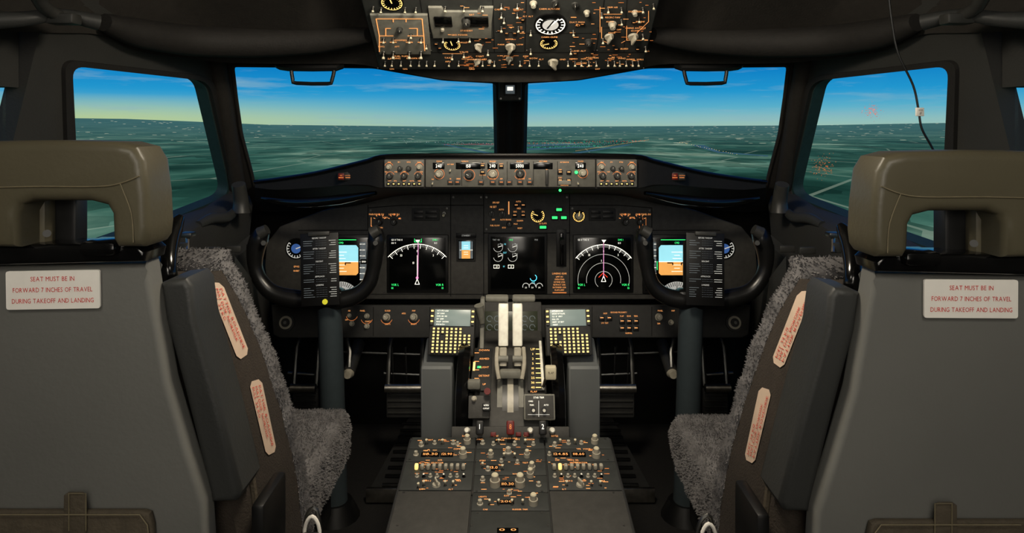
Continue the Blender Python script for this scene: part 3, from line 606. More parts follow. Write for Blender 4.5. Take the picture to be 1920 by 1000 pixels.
ppoly(b,P,[(861,468),(887,468),(887,452),(861,452)],'esky',Wd); ppoly(b,P,[(861,484),(887,484),(887,468),(861,468)],'egnd',Wd); ppoly(b,P,[(861,484),(866,484),(866,452),(861,452)],'egrey',Wd+.0002); ppoly(b,P,[(882,484),(887,484),(887,452),(882,452)],'egrey',Wd+.0002)
for y in(460,464,472,476): pline(b,P,[(870,y),(878,y)],.8,'ewh',Wd+.0002)
ptext(b,P,"5000",884,468,2.2,'ewh',.011); ptext(b,P,"150",864,468,2.2,'ewh',.011); b.obj('screen_graphics',o)
b=MB(); prect(b,P,855,437,893,446,0,.004,'black',.001); ptext(b,P,"STANDBY",874,441.5,3,'ewhd',.005); b.obj('nameplate',root)
for cx in (556,1358): g_=gauge(root,P,cx,466,20,'ewhd',20,'round clock dial with pale ticks'); b=MB(); pdisc(b,P,cx,466,9,'eblue',.0046,.0058); b.obj('dial_center',g_)
b=MB()
for s,x,y,h in [("MAIN PANEL DU",706,402,3.2),("LOWER DU",739,402,3.2),("NORM",722,408,2.8),("ENG PRI",712,427,2.8),("ND",750,410,2.8),("N1 SET",925,388,3.6),("AUTO",940,393,2.8),("AUTO BRAKE",948,412,2.8),("SPD REF",930,380,3),("AUTO",972,378,2.8),("MFD",973,391,3.2),("ENG",966,397,2.8),("SYS",981,397,2.8),("RTO",945,427,2.8),("MAX",967,420,2.8),("OFF",925,412,2.8),("DISARM",975,414,2.8),("FUEL FLOW",928,423,2.8),("RESET",975,428,2.8),("LE FLAPS",1018,419,3),("LOWER DU",1172,402,3.2),("MAIN PANEL DU",1206,402,3.2),("NORM",1185,408,2.8),("LANDING GEAR",1049,513,3.2),("LIMIT IAS",1049,519,2.8),("OPERATING",1049,524,2.8),("EXTEND 270K",1049,529,2.8),("RETRACT 235K",1049,534,2.8),("EXTENDED 320K",1049,539,2.8),("FLAPS LIMIT",1049,544,2.8),("GPWS",556,500,3.2),("INHIBIT",556,508,3)]: ptext(b,P,s,x,y,h,'eor',.0012)
for cx in(712,739,1172,1199): pticks(b,P,cx,413,9,12,20,160,5,1,'eor',.0012)
prect(b,P,953,378,955,402,.0006,.0014,'eor'); prect(b,P,1036,548,1062,550,.0006,.0014,'eordim')
for x in (1199,1205,1211): pline(b,P,[(x,408),(x,428)],1,'eordim',.0012)
pline(b,P,[(696,408),(696,424),(706,430)],1,'eor',.0012)
b.obj('panel_lettering',root)
for x,y,r,k in [(712,416,7,'knobdk'),(739,416,7,'knobdk'),(1172,416,7,'knobdk'),(1199,416,7,'knobdk'),(942,402,7,'seldk'),(922,401,6,'seldk'),(955,420,6,'knobdk'),(833,400,4,'tog')]: inst(k,'rotary_knob',root,P,x,y,r,rot=random.uniform(-50,50))
for x,y in [(965,404),(981,404),(968,385),(981,385)]: inst('btnb','push_button',root,P,x,y,4.5)
gauge(root,P,1008,404,14,'eyel',160,'flap position dial'); gauge(root,P,1085,405,12,'eyel',80,'brake pressure dial'); b=MB(); pdisc(b,P,1085,405,6,'ivory',.0046,.0052); b.obj('dial_face',root)
for x0,x1 in[(772,824),(1104,1154)]:
    b=MB(); prect(b,P,x0,391,x1,414,0,.005,'paneldk',.002)
    for i in range(2):
        prect(b,P,x0+4,395+i*9,x0+22,401+i*9,.005,.006,'black',.0005); prect(b,P,x0+26,395+i*9,x1-4,401+i*9,.005,.006,'black',.0005)
    b.obj('annunciator_plate',root)
for x,y,w_ in [(1048,393,6),(1040,408,6),(1057,408,6),(1018,426,7)]:
    b=MB(); prect(b,P,x-w_-1,y-5,x+w_+1,y+5,0,.004,'black',.001); prect(b,P,x-w_+1,y-2.4,x+w_-1,y+2.4,.004,.005,'egr')
    b.obj('gear_light',root,'green landing gear light')
b=MB(); prect(b,P,1043,430,1062,500,0,.003,'black',.001); prect(b,P,1049,436,1056,495,.003,.02,'gloss',.002); b.cyl(P.M@Vector((*P.h(1052,446),.02)),P.M@Vector((*P.h(1052,448),.07)),.006,.009,'black'); b.obj('landing_gear_lever',root,'black landing gear lever with round end'); 
for x in(704,1204):
    b=MB(); prect(b,P,x-10,430,x+10,446,0,.008,'black',.002); 
    for k in(-4,4): prect(b,P,x+k-3,435,x+k+3,442,.008,.009,'ered')
    b.obj('warning_lights',root,'dark box with two red lights')

# ================= LOWER PANELS
lp=PL(W(957,572,2.2),(1,0,0),(0,.25,1))
root=empty('lower_instrument_panel',lp.p(957,632),'dark lower panel strip with knobs and round air vents','control panel')
b=MB(); b.prism([lp.h(*p) for p in [(508,572),(1408,572),(1404,628),(1392,634),(524,634),(512,628)]],-.05,0,'paneldk',lp.M,bev=.004)
for x in(640,700,806,1110,1222,1275): pline(b,lp,[(x,576),(x,630)],1.5,'groove',.0008)
b.obj('panel_body',root)
for x in(537,1376):
    b=MB(); pdisc(b,lp,x,605,16,'paneldk',0,.006); pdisc(b,lp,x,605,12,'knobgrey',.006,.009); pdisc(b,lp,x,605,8,'paneldk',.009,.012); pdisc(b,lp,x,605,3,'steel',.012,.016); b.obj('air_vent',root,'round grey air vent')
for x,y,r in [(688,593,5),(660,607,5),(725,595,7),(776,595,7),(688,612,5),(655,592,4),(1235,595,7),(1258,605,5)]: inst('knob','rotary_knob',root,lp,x,y,r,rot=random.uniform(-60,60))
for x,y in [(1128,597),(1142,597),(1166,603),(1179,603),(1192,603),(1166,616),(1179,616),(1192,616)]: inst('btnb','push_button',root,lp,x,y,5)
b=MB()
for s,x,y in [("PANEL",680,583),("FLOOD",727,583),("MAP",776,583),("LIGHTS",727,608),("CHART",690,603),("AFDS",757,588),("GROUND PROXIMITY",1160,586),("FLAP",1166,593),("GEAR",1179,593),("TERR",1192,593),("INOP",1135,588),("SYS TEST",1134,606),("NORMAL",1179,625),("PANEL",1238,583),("MAP",1262,583),("DIM",1235,607),("AIR",655,583),("OFF",650,600),("BRIGHT",776,608)]: ptext(b,lp,s,x,y,2.8,'eor',.0012)
for x,y in[(660,590),(725,596),(776,596),(688,596)]: parc(b,lp,x,y,11,200,340,.8,'eordim',.0012,12)
b.obj('panel_lettering',root); 
root=empty('lower_display_unit',W(957,640,1.98),'dark greenish center lower display in grey bezel','display')
ld=PL(W(957,610,1.98),(1,0,0),(0,.35,1))
b=MB(); prect(b,ld,898,566,1016,650,-.04,0,'panel',.004); b.obj('bezel',root); b=MB(); prect(b,ld,908,584,1008,638,0,.002,'scrgrn',.001); b.obj('screen',root)
b=MB(); 
for x in(918,932,984,998): 
    for y in(598,614,628): parc(b,ld,x,y,5,0,300,1,'egrey',.003)
b.obj('screen_graphics',root)

# ================= CDUs + pods
KEY=MB(); KEY.box((0,0,.3),(1,1,.6),'paneldk',bev=.12); KEY.box((0,0,.62),(.6,.54,.04),'key'); KEYM=KEY.mesh('key')
for side in(0,1):
    sx=-1 if not side else 1
    o0=W(847 if not side else 1066,622,1.68)
    cd=PL(o0,(1,(.06)*sx,0),(0.0,.45,1))
    root=empty('flight_management_computer',o0,'tilted keypad unit with grey text screen and yellow lit keys','keypad computer',group='keypad computers')
    f=lambda x:x if not side else (1914-x)
    b=MB()
    u0,u1=-.0575,.0575; vt=cd.h(o0.x/o0.y*FP+CX,577)[1]; vb=cd.h(o0.x/o0.y*FP+CX,667)[1]; um=0
    b.box((um,(vt+vb)/2,-.015),(u1-u0,vt-vb,.03),'paneldk',cd.M,bev=.004); b.obj('housing',root)
    hh=vt-vb
    b=MB(); b.box((um,vt-hh*.22,.001),(.092,hh*.35,.003),'scrcdu',cd.M,bev=.001); b.obj('screen',root)
    b=MB(); L=["ACT RTE 1 LEGS","350° 5.0NM","RW13  150/ 400","170°  12NM","KEAST  240/5000","RTE DATA>"]
    if side: L=["APPROACH REF","GROSS WT FLAPS","52.3  15°  139KT","EGLL 27R","1200FT  30° 131KT","<INDEX"]
    for i,s in enumerate(L): b.text(s,um-.040,vt-hh*.075-i*hh*.058,.0034,'ewh',cd.M,.0032,'l')
    b.obj('screen_graphics',root)
    b=MB()
    for sgn in(-1,1):
        for i in range(6): b.box((um+sgn*.052,vt-hh*.08-i*hh*.055,.003),(.006,.004,.004),'key' if i%2==0 else 'knobdk',cd.M)
    b.obj('line_select_keys',root)
    for r in range(8):
        for c in range(9):
            if r<2 and c>6: continue
            if r in(2,3) and c==2: continue
            kx=um-.045+c*.01125; ky=vt-hh*.455-r*hh*.068
            link('key',KEYM,cd.M@Matrix.Translation((kx,ky,0))@Matrix.Diagonal((.0088,.0082,.006,1)),root)
    b=MB()
    xa,xb=sorted((W(f(790),672,1.655).x,W(f(849),672,1.655).x))
    poly=[(1.640,.606),(1.645,.612),(1.68,.612),(1.72,.630),(1.76,.645),(2.02,.585),(2.02,.02),(1.72,.02),(1.640,.40)]
    Pm=PL((xa,0,0),(0,1,0),(0,0,1)); b.prism(poly,0,abs(xb-xa),'podgrey',Pm.M,bev=.006); 
    b.obj('console_pod',None,'smooth grey console box beneath the keypad unit','console',group='console pods')

# ================= THROTTLE QUADRANT
root=empty('throttle_quadrant',(0,1.62,.0),'grey center console with throttle levers, trim wheels and flap lever','throttle console')
prof=[(1.90,.60),(1.84,.64),(1.74,.63),(1.60,.585),(1.50,.535),(1.49,.52),(1.49,.0),(1.90,0)]
Pm=PL((-.086,0,0),(0,1,0),(0,0,1)); b=MB(); b.prism(prof,0,.172,'panel',Pm.M,bev=.006); b.obj('console_body',root)
tq=PL((0,1.60,.5855),(1,0,0),(0,.12,.042))
for s_ in(-1,1):
    b=MB(); c=Vector((s_*.113,1.69,.505)); n=40
    prof2=[(.10,-.010),(.145,-.016),(.155,-.014),(.160,0),(.155,.014),(.145,.016),(.10,.010)]
    rings=[[c+Vector((w_,math.cos(2*math.pi*i/n)*r,math.sin(2*math.pi*i/n)*r)) for r,w_ in prof2] for i in range(n)]; rings.append(rings[0])
    b.loft(rings,'gloss',caps=False); b.cyl(c+Vector((-.006,0,0)),c+Vector((.006,0,0)),.102,.102,'black',n=32); b.cyl(c+Vector((-.02,0,0)),c+Vector((.02,0,0)),.02,.02,'knobdk')
    b.obj('trim_wheel',root,'black trim wheel')
for x0,y0,x1,y1 in [(885,655,922,735),(988,652,1018,735),(896,738,920,760)]:
    b=MB(); prect(b,tq,x0,y0,x1,y1,.0,.004,'paneldk',.001); b.obj('scale_plate',root)
b=MB()
for i,s in enumerate(["UP","1","2","5","10","15","25","30","40"]): ptext(b,tq,s,999,658+i*9,4,'eyel',.005); pline(b,tq,[(1005,658+i*9),(1014,658+i*9)],2.2,'eyel',.005)
for i,s in enumerate(["DOWN","ARMED","FLIGHT","DETENT","UP"]): ptext(b,tq,s,908,660+i*16,3.2,'eor',.005); pline(b,tq,[(890,665+i*16),(898,665+i*16)],1.6,'eor',.005)
ptext(b,tq,"FLAP",1001,738,3.4,'eor',.005); prect(b,tq,887,682,891,698,.004,.005,'eyel'); prect(b,tq,895,690,902,693,.004,.005,'egr')
b.obj('scale_lettering',root,'orange graduations')
b=MB()
for x0,x1,m,w_ in [(-.031,.031,'ohlite',0),(-.019,.019,'knobdk',.004),(-.007,.007,'knobgrey',.006)]:
    rg=[]
    for i in range(13):
        a=math.radians(15+i*10); r=.150+w_; cy,cz=1.655,.46
        rg.append([Vector((x0,cy-math.cos(a)*r,cz+math.sin(a)*r)),Vector((x1,cy-math.cos(a)*r,cz+math.sin(a)*r))])
    b.loft(rg,m,caps=False,closed=False)
b.obj('lever_quadrant_arc',root,'curved steel and ivory lever slot')
for s_ in(-1,1):
    x=s_*.0175
    b=MB(); b.prism([(1.635,.665),(1.65,.750),(1.66,.762),(1.69,.762),(1.695,.75),(1.67,.65)],0,.025,'white',PL((x-.0125,0,0),(0,1,0),(0,0,1)).M,bev=.004)
    o=b.obj('thrust_lever',root,'white thrust lever')
    b=MB(); b.box((x+s_*.016,1.672,.773),(.058,.028,.014),'ohlite',bev=.005); b.obj('lever_grip',o,'grey lever grip')
    b=MB(); b.prism([(1.595,.63),(1.607,.668),(1.625,.665),(1.62,.62)],0,.018,'knobgrey',PL((x-.009,0,0),(0,1,0),(0,0,1)).M,bev=.003); b.cyl((x-.012,1.60,.645),(x+.012,1.60,.645),.008,.008,'ohlite'); b.obj('reverse_lever',o,'grey reverse lever')
b=MB(); b.box((0,1.578,.618),(.050,.022,.018),'ohlite',bev=.004); b.box((0,1.63,.63),(.052,.05,.05),'panel',bev=.004)
for s_ in(-1,1): b.tube([(s_*.032,1.62,.665),(s_*.033,1.585,.64),(s_*.027,1.565,.61)],.005,'knobgrey',smooth=3)
b.obj('lever_mount',root)
b=MB(); b.prism([(1.70,.60),(1.755,.69),(1.775,.745),(1.80,.745),(1.79,.69),(1.73,.60)],0,.012,'ohlite',PL((-.080,0,0),(0,1,0),(0,0,1)).M,bev=.003); b.tube([(-.074,1.745,.69),(-.082,1.735,.738)],[.008,.013],'ohlite',n=10)
b.obj('speed_brake_lever',root,'pale grey speed brake lever')
b=MB(); b.box((.093,1.54,.635),(.026,.02,.03),'ivory',bev=.004); b.tube([(.076,1.58,.58),(.082,1.56,.61),(.09,1.545,.63)],.004,'steel'); fp=PL((.093,1.529,.635),(1,0,0),(0,0,1)); b.text("FLAP",0,.003,.005,'black',fp.M,.0005); b.obj('flap_lever',root,'white flap lever block')
b=MB(); prect(b,tq,1013,646,1018,735,.004,.012,'white',.001); b.obj('flap_gate',root,'white flap gate strip')
b=MB(); b.box((-.085,1.56,.60),(.03,.02,.02),'ohlite',bev=.004); b.tube([(-.07,1.58,.575),(-.085,1.56,.595)],.004,'steel'); b.obj('start_lever',root,'small pale start lever')
st=PL((.058,1.475,.545),(1,0,0),(0,.5,1))
b=MB(); prect(b,st,982,739,1041,788,-.03,.0,'ohlite',.003); prect(b,st,985,742,1038,785,0,.002,'panel',.001)
ptext(b,st,"STAB TRIM",1010,746,3.6,'ewh',.003); ptext(b,st,"OVRD",995,753,2.8,'ewh',.003); ptext(b,st,"MAIN",997,760,2.8,'ewh',.003); ptext(b,st,"AUTO",1024,760,2.8,'ewh',.003); pline(b,st,[(1010,752),(1010,782)],.9,'ewhd',.003); pline(b,st,[(990,778),(1030,778)],.9,'ewhd',.003)
o=b.obj('stabilizer_trim_panel',root,'grey trim cutout panel with white lettering')
for x in(1000,1020): inst('togb','toggle_switch',o,st,x,769,6)
b=MB(); prect(b,st,878,742,918,785,-.03,0,'panel',.002); prect(b,st,905,757,920,772,.0,.012,'black',.002); ptext(b,st,"HORN",912,761,3,'ewh',.0128); ptext(b,st,"CUTOUT",912,767,2.6,'ewh',.0128); b.obj('horn_cutout_panel',root)
b=MB(); pdisc(b,st,914,735,6,'redguard',0,.014); b.obj('red_knob',root,'small red knob')
inst('knob','rotary_knob',root,st,889,748,5)

# ================= FIRE HANDLE PANEL + AFT PEDESTAL
ap=PL((0,1.46,.52),(1,0,0),(0,.30,.035))
root=empty('fire_control_panel',(0,1.47,.5),'narrow fire panel with two black handles and a red one','fire panel')
fp=PL((0,1.475,.525),(1,0,0),(0,.5,1))
b=MB(); prect(b,fp,846,800,1068,824,-.012,0,'panel',.003); b.obj('panel_body',root); b=MB()
for s,x in[("OVHT",930),("TEST",985),("BOTTLE",1040),("FAULT",872)]: ptext(b,fp,s,x,818,3.2,'eor',.001)
b.obj('panel_lettering',root)
for x,s,m in[(901,"1",'black'),(957,"8",'redguard'),(1016,"2",'black')]:
    b=MB(); u,v=fp.h(x,806); b.box((u,v,.02),(.010,.016,.04),'black',fp.M,bev=.002); b.box((u,v+.002,.044),(.017,.028,.012),m,fp.M,bev=.003); b.text(s,u,v+.004,.010,'ewh' if m=='black' else 'eordim',fp.M,.0505); b.obj('fire_handle',root,'black fire handle' if m=='black' else 'red fire handle')
for x in(876,994,1035): 
    b=MB(); u,v=fp.h(x,808); b.cyl((u,v,0),(u,v,.018),.007,.005,'white',fp.M); b.cyl((u,v,.018),(u,v,.022),.006,.004,'white',fp.M); b.obj('push_knob',root,'white push knob')
for x in(925,972,987): 
    b=MB(); prect(b,fp,x-5,811,x+5,819,0,.01,'redguard',.001); b.obj('guard',root,'red switch guard')
pw=.222
root=empty('center_pedestal',(0,1.2,0),'dark grey radio pedestal crowded with knobs and orange labels','radio pedestal')
b=MB(); Pm=PL((-pw,0,0),(0,1,0),(0,0,1))
z0=.52-.002; z1=.52-(1.46-.80)*.035/.30
b.prism([(1.465,z0),(.80,z1),(.80,.0),(1.465,.0)],0,2*pw,'paneldk',Pm.M,bev=.005); b.obj('pedestal_body',root)
b=MB()
def prow(x0,x1,y0,y1,m='ohpanel',h=.004):
    v0=ap.h(957,y1)[1];v1=ap.h(957,y0)[1]; b.box(((x0+x1)/2,(v0+v1)/2,h/2),(x1-x0-.002,v1-v0-.0015,h),m,ap.M,bev=.0012)
for x0,x1 in[(-.216,-.074),(.074,.216)]:
    for y0,y1 in[(823,845),(845,869),(869,923)]: prow(x0,x1,y0,y1)
    prow(x0,x1,924,1060,'panel')
for y0,y1 in[(823,845),(845,869),(869,895),(895,927),(927,962),(962,1060)]: prow(-.073,.073,y0,y1)
b.obj('panel_plates',root)
AW=.0045
for x,y in[(772,827),(884,827),(893,827),(1010,827),(1020,827),(1134,827),(757,928),(886,928),(1024,928),(1150,928),(895,966),(1016,966),(745,990),(884,990),(1028,990),(1170,990),(768,866),(1140,866),(893,866),(1012,866),(893,925),(1016,925)]: inst('scr','screw',root,ap,x,y,2.4,w=.004)
for x,y,r,k in [(876,834,7,'tall'),(868,860,8,'tall'),(1115,834,7,'tall'),(1118,860,8,'tall'),(953,853,7,'knob'),(988,860,6,'tall'),(920,860,6,'tall'),(997,885,7,'tall'),(915,886,5,'knob'),(928,914,10,'tall'),(975,914,10,'tall'),(994,897,7,'tall'),(1000,949,9,'tall'),(900,950,6,'knob'),(818,914,8,'sel'),(1088,914,8,'sel'),(790,840,5,'knob'),(1040,840,5,'knob'),(905,836,4.5,'knob'),(1066,836,4.5,'knob'),(850,836,4.5,'knob'),(815,836,4,'knob'),(1090,836,4,'knob'),(925,838,4,'knob'),(965,838,4.5,'knob'),(1000,838,4,'knob'),(940,870,4,'knob'),(970,872,4,'knob'),(905,905,5,'knob'),(955,930,5,'knob'),(1010,915,5,'knob'),(780,857,5,'knob'),(1030,857,4,'knob'),(858,838,4,'knob')]:
    inst(k,'rotary_knob',root,ap,x,y,r,w=.004,rot=random.uniform(-60,60))
for i in range(9): 
    for x0 in (781,1039):
        x=x0+i*11
        b=MB(); u,v=ap.h(x,884); lit=(x0==781 and i==0) or (x0==1039 and i==1)
        b.box((u,v,.010),(.0072,.010,.010),'eyel' if lit else 'knobgrey',ap.M,bev=.002); b.obj('selector_key',root,'glowing yellow key' if lit else 'pale grey selector key')
for i in range(8):
    for x0 in(782,1040): inst('togb' if i%3==1 else 'knob','toggle_switch',root,ap,x0+i*12.5,898,3.8,w=.004)
for x,y in[(795,914),(835,914),(850,914),(1062,914),(1108,914),(1125,914),(785,918),(935,836),(985,836),(905,880),(942,884),(960,949),(935,949),(918,949),(980,949),(945,862),(965,862),(800,836),(830,836),(1050,836),(1078,836)]: inst('tog','toggle_switch',root,ap,x,y,3.6,w=.004)
b=MB()
def win(x0,y0,x1,y1,s,m='eor'):
    u0,_=ap.h(x0,(y0+y1)/2);u1,_=ap.h(x1,(y0+y1)/2);v0=ap.h(x0,y1)[1];v1=ap.h(x0,y0)[1]
    b.box(((u0+u1)/2,(v0+v1)/2,.0045),(u1-u0,v1-v0,.003),'scr',ap.M); b.text(s,(u0+u1)/2,(v0+v1)/2,(v1-v0)*.5,m,ap.M,.0065,wd=(u1-u0)*.8)
for a in [(790,853,824,861,"118.30"),(826,853,850,861,"121.90"),(1035,853,1068,861,"124.85"),(1072,853,1098,861,"118.60"),(915,878,935,887,"113.0"),(938,909,966,918,"110.30"),(932,943,964,950,"1200"),(928,828,948,833,"FIRE"),(932,996,972,1004,"0 0")]: win(*a)
b.obj('digit_windows',root); b=MB()
for s,x,y in [("XFR",825,867),("COMM",858,846),("TEST",806,829),("VHF 1",800,849),("NAV",940,876),("STBY",905,868),("ATC",955,925),("MIC SELECTOR",815,872),("1-VHF-2",800,875.5),("1-NAV-2",800,906),("ADF",835,906),("MKR",860,906),("R/T",790,922),("ALT",845,922),("MIC SELECTOR",1085,872),("1-VHF-2",1060,875.5),("FLT INT",1110,875.5),("1-NAV-2",1065,906),("ADF",1095,906),("MKR",1130,906),("R/T",1058,922),("FREQ SEL",1075,867),("LIGHTS",905,936),("ELEV",950,934),("RUDDER TRIM",975,960),("GAIN",930,901),("TILT",975,901),("MODE",950,846),("WX",965,893),("TFR",1085,846),("OFF",1045,867),("CARGO FIRE",955,826),("AFT",970,828),("FWD",900,828),("DISCH",995,828),("PANEL",830,829),("VOICE",1100,846),("TEST",985,872),("CAB",910,960)]: ptext(b,ap,s,x,y,2.6,'eor',AW)
for i in range(130):
    x=random.uniform(775,880) if i%3==0 else (random.uniform(898,1010) if i%3==1 else random.uniform(1026,1135)); y=random.uniform(828,922 if i%3!=1 else 955); l=random.choice([4,7,10])
    for q in range(0,l,2): pline(b,ap,[(x+q,y),(x+q+1.2,y)],1.5,'eordim' if i%2 else 'eor',AW)
b.obj('panel_lettering',root)

# ================= YOKES and COLUMNS
for side in(0,1):
    f=(lambda p:p) if not side else mir
    d=1.98
    P1=lambda x,y,dd=d:f(W(x,y,dd))
    c=Vector((P1(616,600).x,0,0))
    root=empty('control_column',P1(616,990,2.05),'grey control column carrying a black yoke with checklist','control yoke',group='control columns')
    b=MB(); b.tube([Vector((c.x,1.99,.68)),Vector((c.x,2.0,.60)),Vector((c.x,2.03,.3)),Vector((c.x,2.06,.02))],[.034,.036,.037,.037],'column',n=24); b.cyl((c.x,2.06,.0),(c.x,2.06,.05),.075,.05,'black'); b.obj('column',root)
    b=MB(); 
    xs_=[(494,432),(486,448),(479,472),(479,500),(488,525),(509,548),(545,560),(585,563)]
    b.tube([P1(*p) for p in xs_],[.020,.028,.026,.021,.021,.024,.028,.028],'yoke',n=16,smooth=4)
    xr=[(704,432),(706,450),(704,475),(700,505),(690,535),(666,555),(630,563),(595,563)]
    b.tube([P1(*p) for p in xr],[.020,.027,.025,.021,.022,.025,.028,.028],'yoke',n=16,smooth=4)
    b.box(P1(606,560,1.99),(.13,.06,.06),'yoke',bev=.015); b.cyl(P1(616,566,2.0),P1(616,566,2.2),.03,.03,'black')
    b.box(P1(604,500,1.985),(.09,.04,.16),'black',bev=.012)
    b.obj('yoke',root,'thick black yoke wheel with upright horns')
    for x in(494,704):
        b=MB(); b.cyl(P1(x-7,438,1.955),P1(x+7,430,1.955),.019,.015,'knobdk'); b.cyl(P1(x,456,1.965),P1(x,456,1.938),.008,.007,'bolster'); b.obj('yoke_switch',root,'dark grey thumb switch')
    cx=600 if not side else 1322; tl=math.radians(3 if not side else -2)
    ck=PL(W(cx,505,1.935),(math.cos(tl),0,math.sin(tl)*1),(0,.12,1)); k=ck.k(cx,505)
    b=MB(); b.box((0,0,0),(72*k,134*k,.006),'black',ck.M,bev=.002); b.box((0,66*k,.003),(40*k,8*k,.012),'knobdk',ck.M,bev=.002); o=b.obj('checklist_board',root,'black checklist board with white print')
    b=MB(); y=58
    for hd,n in [("BEFORE TAKEOFF",3),("AFTER TAKEOFF",4),("DESCENT",5),("APPROACH",2),("LANDING",5)]:
        b.text(hd,0,y*k,2.8*k,'ewhd',ck.M,.0038); y-=5.5
        for i in range(n):
            w_=random.uniform(10,22); b.line([(-30*k,y*k),((-30+w_)*k,y*k)],.8*k,'egrey',ck.M,.0038)
            for q in range(-6,14,3): b.line([(q*k,y*k),((q+1)*k,y*k)],.6*k,'egrey',ck.M,.0038)
            w2=random.uniform(8,15); b.line([((31-w2)*k,y*k),(31*k,y*k)],.8*k,'ewhd',ck.M,.0038); y-=4.0
        y-=2.2
    b.obj('checklist_print',o)
    if not side:
        b=MB(); b.cyl(ck.M@Vector((9*k,-60*k,.003)),ck.M@Vector((9*k,-60*k,.006)),5*k,5*k,'yellow'); b.obj('sticker',o,'yellow round sticker')

# ================= FOOTWELLS
for side in(0,1):
    f=(lambda p:p) if not side else mir
    for (xa,xb) in [(545,592),(722,792)]:
        b=MB(); a=f(W(xa,728,2.25)); c=f(W(xb,728,2.25)); b.cyl(a,c,.014,.014,'metal')
        mx=(a+c)/2; wdt=abs(c.x-a.x)
        b.box(mx+Vector((0,.03,-.06)),(wdt,.02,.10),'paneldk',bev=.005)
        for i in range(4): b.box(mx+Vector((0,.018,-.03-.02*i)),(wdt*.9,.008,.006),'knobdk',bev=.001)
        for s_ in(-1,1): b.tube([mx+Vector((s_*wdt*.45,.02,0)),mx+Vector((s_*wdt*.45,.05,.12)),mx+Vector((s_*wdt*.4,.15,.2))],.008,'steel')
        b.obj('rudder_pedal',None,'dark rudder pedal with bright metal foot bar','pedal',group='rudder pedals')
    b=MB()
    q=[f(Vector(p)) for p in [(-.455,2.13,.035),(-.27,2.13,.035),(-.27,2.62,.06),(-.40,2.62,.06)]]
    lo=[p-Vector((0,0,.03)) for p in q]; b.add(q+lo,[(0,1,2,3),(7,6,5,4),(0,4,5,1),(1,5,6,2),(2,6,7,3),(3,7,4,0)],'paneldk')
    for i in range(9):
        y=2.16+i*.05; b.box(f(Vector((-.35,y,.042+.025*(y-2.13)/.49))),(.13,.012,.006),'steel' if i==0 else 'black',bev=.001)
    b.box(f(Vector((-.365,2.125,.03))),(.19,.012,.045),'metal',bev=.002)
    b.obj('heel_plate',None,'ribbed dark heel plate with bright metal front edge','floor plate',group='heel plates')
    b=MB()
    x=f(W(654,700,2.2)); b.cyl(x,x+Vector((0,.15,.05)),.02,.02,'knobdk'); b.cyl(x+Vector((0,-.02,0)),x,.012,.018,'knobgrey'); b.tube([f(W(654,700,2.2)),f(W(656,660,2.22)),f(W(650,635,2.25))],.008,'steel')
    b.obj('pedal_adjust_crank',None,'small crank knob below the panel','crank',group='pedal adjustment cranks')
    b=MB()
    for (x0,y0,x1,y1) in[(640,660,790,665),(720,700,790,703),(735,650,738,730),(760,650,763,730),(540,700,590,703)]:
        b.cyl(f(W(x0,y0,2.45)),f(W(x1,y1,2.45)),.006,.006,'steel',n=8)
    b.obj('pedal_linkage',None,'dark metal linkage rods beneath the panel','linkage',group='pedal linkages')
b=MB(); b.box((0,2.72,.4),(2.2,.04,.8),'black'); b.box((0,2.55,.62),(1.7,.3,.04),'black'); b.obj('trim_6',kind='structure')
# ================= SIDE CONSOLES
for side in(0,1):
    f=(lambda p:p) if not side else mir
    b=MB(); secs=[]
    for (px_,py_,d_) in [(468,362,2.22),(432,388,2.1),(382,412,1.9),(332,442,1.72),(300,470,1.62)]:
        p=W(px_,py_,d_); xo=inplane_x(sdL,p.y,p.z)
        prof_=[Vector((min(xo,p.x-.03),p.y,p.z-.004)),p+Vector((-.02,0,0)),p+Vector((0,0,-.01)),p+Vector((.01,0,-.04)),p+Vector((0,0,-.14)),p+Vector((.02,0,-.16)),p+Vector((.02,0,-.2)),Vector((p.x-.01,p.y,0)),Vector((min(xo,p.x-.03),p.y,0))]
        secs.append([f(q) for q in prof_])
    b.loft(secs,'wall',caps=True)
    root=b.obj('side_console',None,'dark grey side console below the side window','console',group='side consoles',fixn=True)
    b=MB(); q=f(W(452,375,2.05)); b.tube([q+Vector((0,0,-.04)),q,q+Vector((0,-.02,.05))],[.028,.022,.02],'knobdk',n=12,smooth=3); b.obj('window_crank',root,'dark grey knob')
    b=MB(); q=f(W(352,440,1.68)); b.box(q,(.03,.03,.012),'steel',bev=.003); b.tube([q,q+Vector((.015 if not side else -.015,-.03,-.04))],.005,'metal'); b.box(q+Vector((0,-.02,-.03)),(.02,.01,.025),'knobdk',bev=.002); b.obj('latch',root,'small metal latch')
    for i in range(3):
        b=MB(); q=f(W(400+i*38,470-i*3,1.82+.1*i)); b.box(q,(.045,.01,.02),'knobdk',bev=.004); b.obj('switch_plate',root)
    b=MB(); b.tube([f(W(372,422,1.88)),f(W(396,410,1.94)),f(W(425,408,2.0)),f(W(440,396,2.06))],[.012,.016,.016,.012],'bolster',n=10,smooth=3); b.obj('grip_rail',root)
    b=MB(); b.loft([[f(W(505,560,2.28)),f(W(505,1000,2.1))],[f(W(470,520,1.95)),f(W(470,1050,1.9))],[f(W(440,480,1.75)),f(W(440,1100,1.7))]],'wall',caps=False,closed=False)
    b.obj('trim_8' if side else 'trim_7',kind='structure')

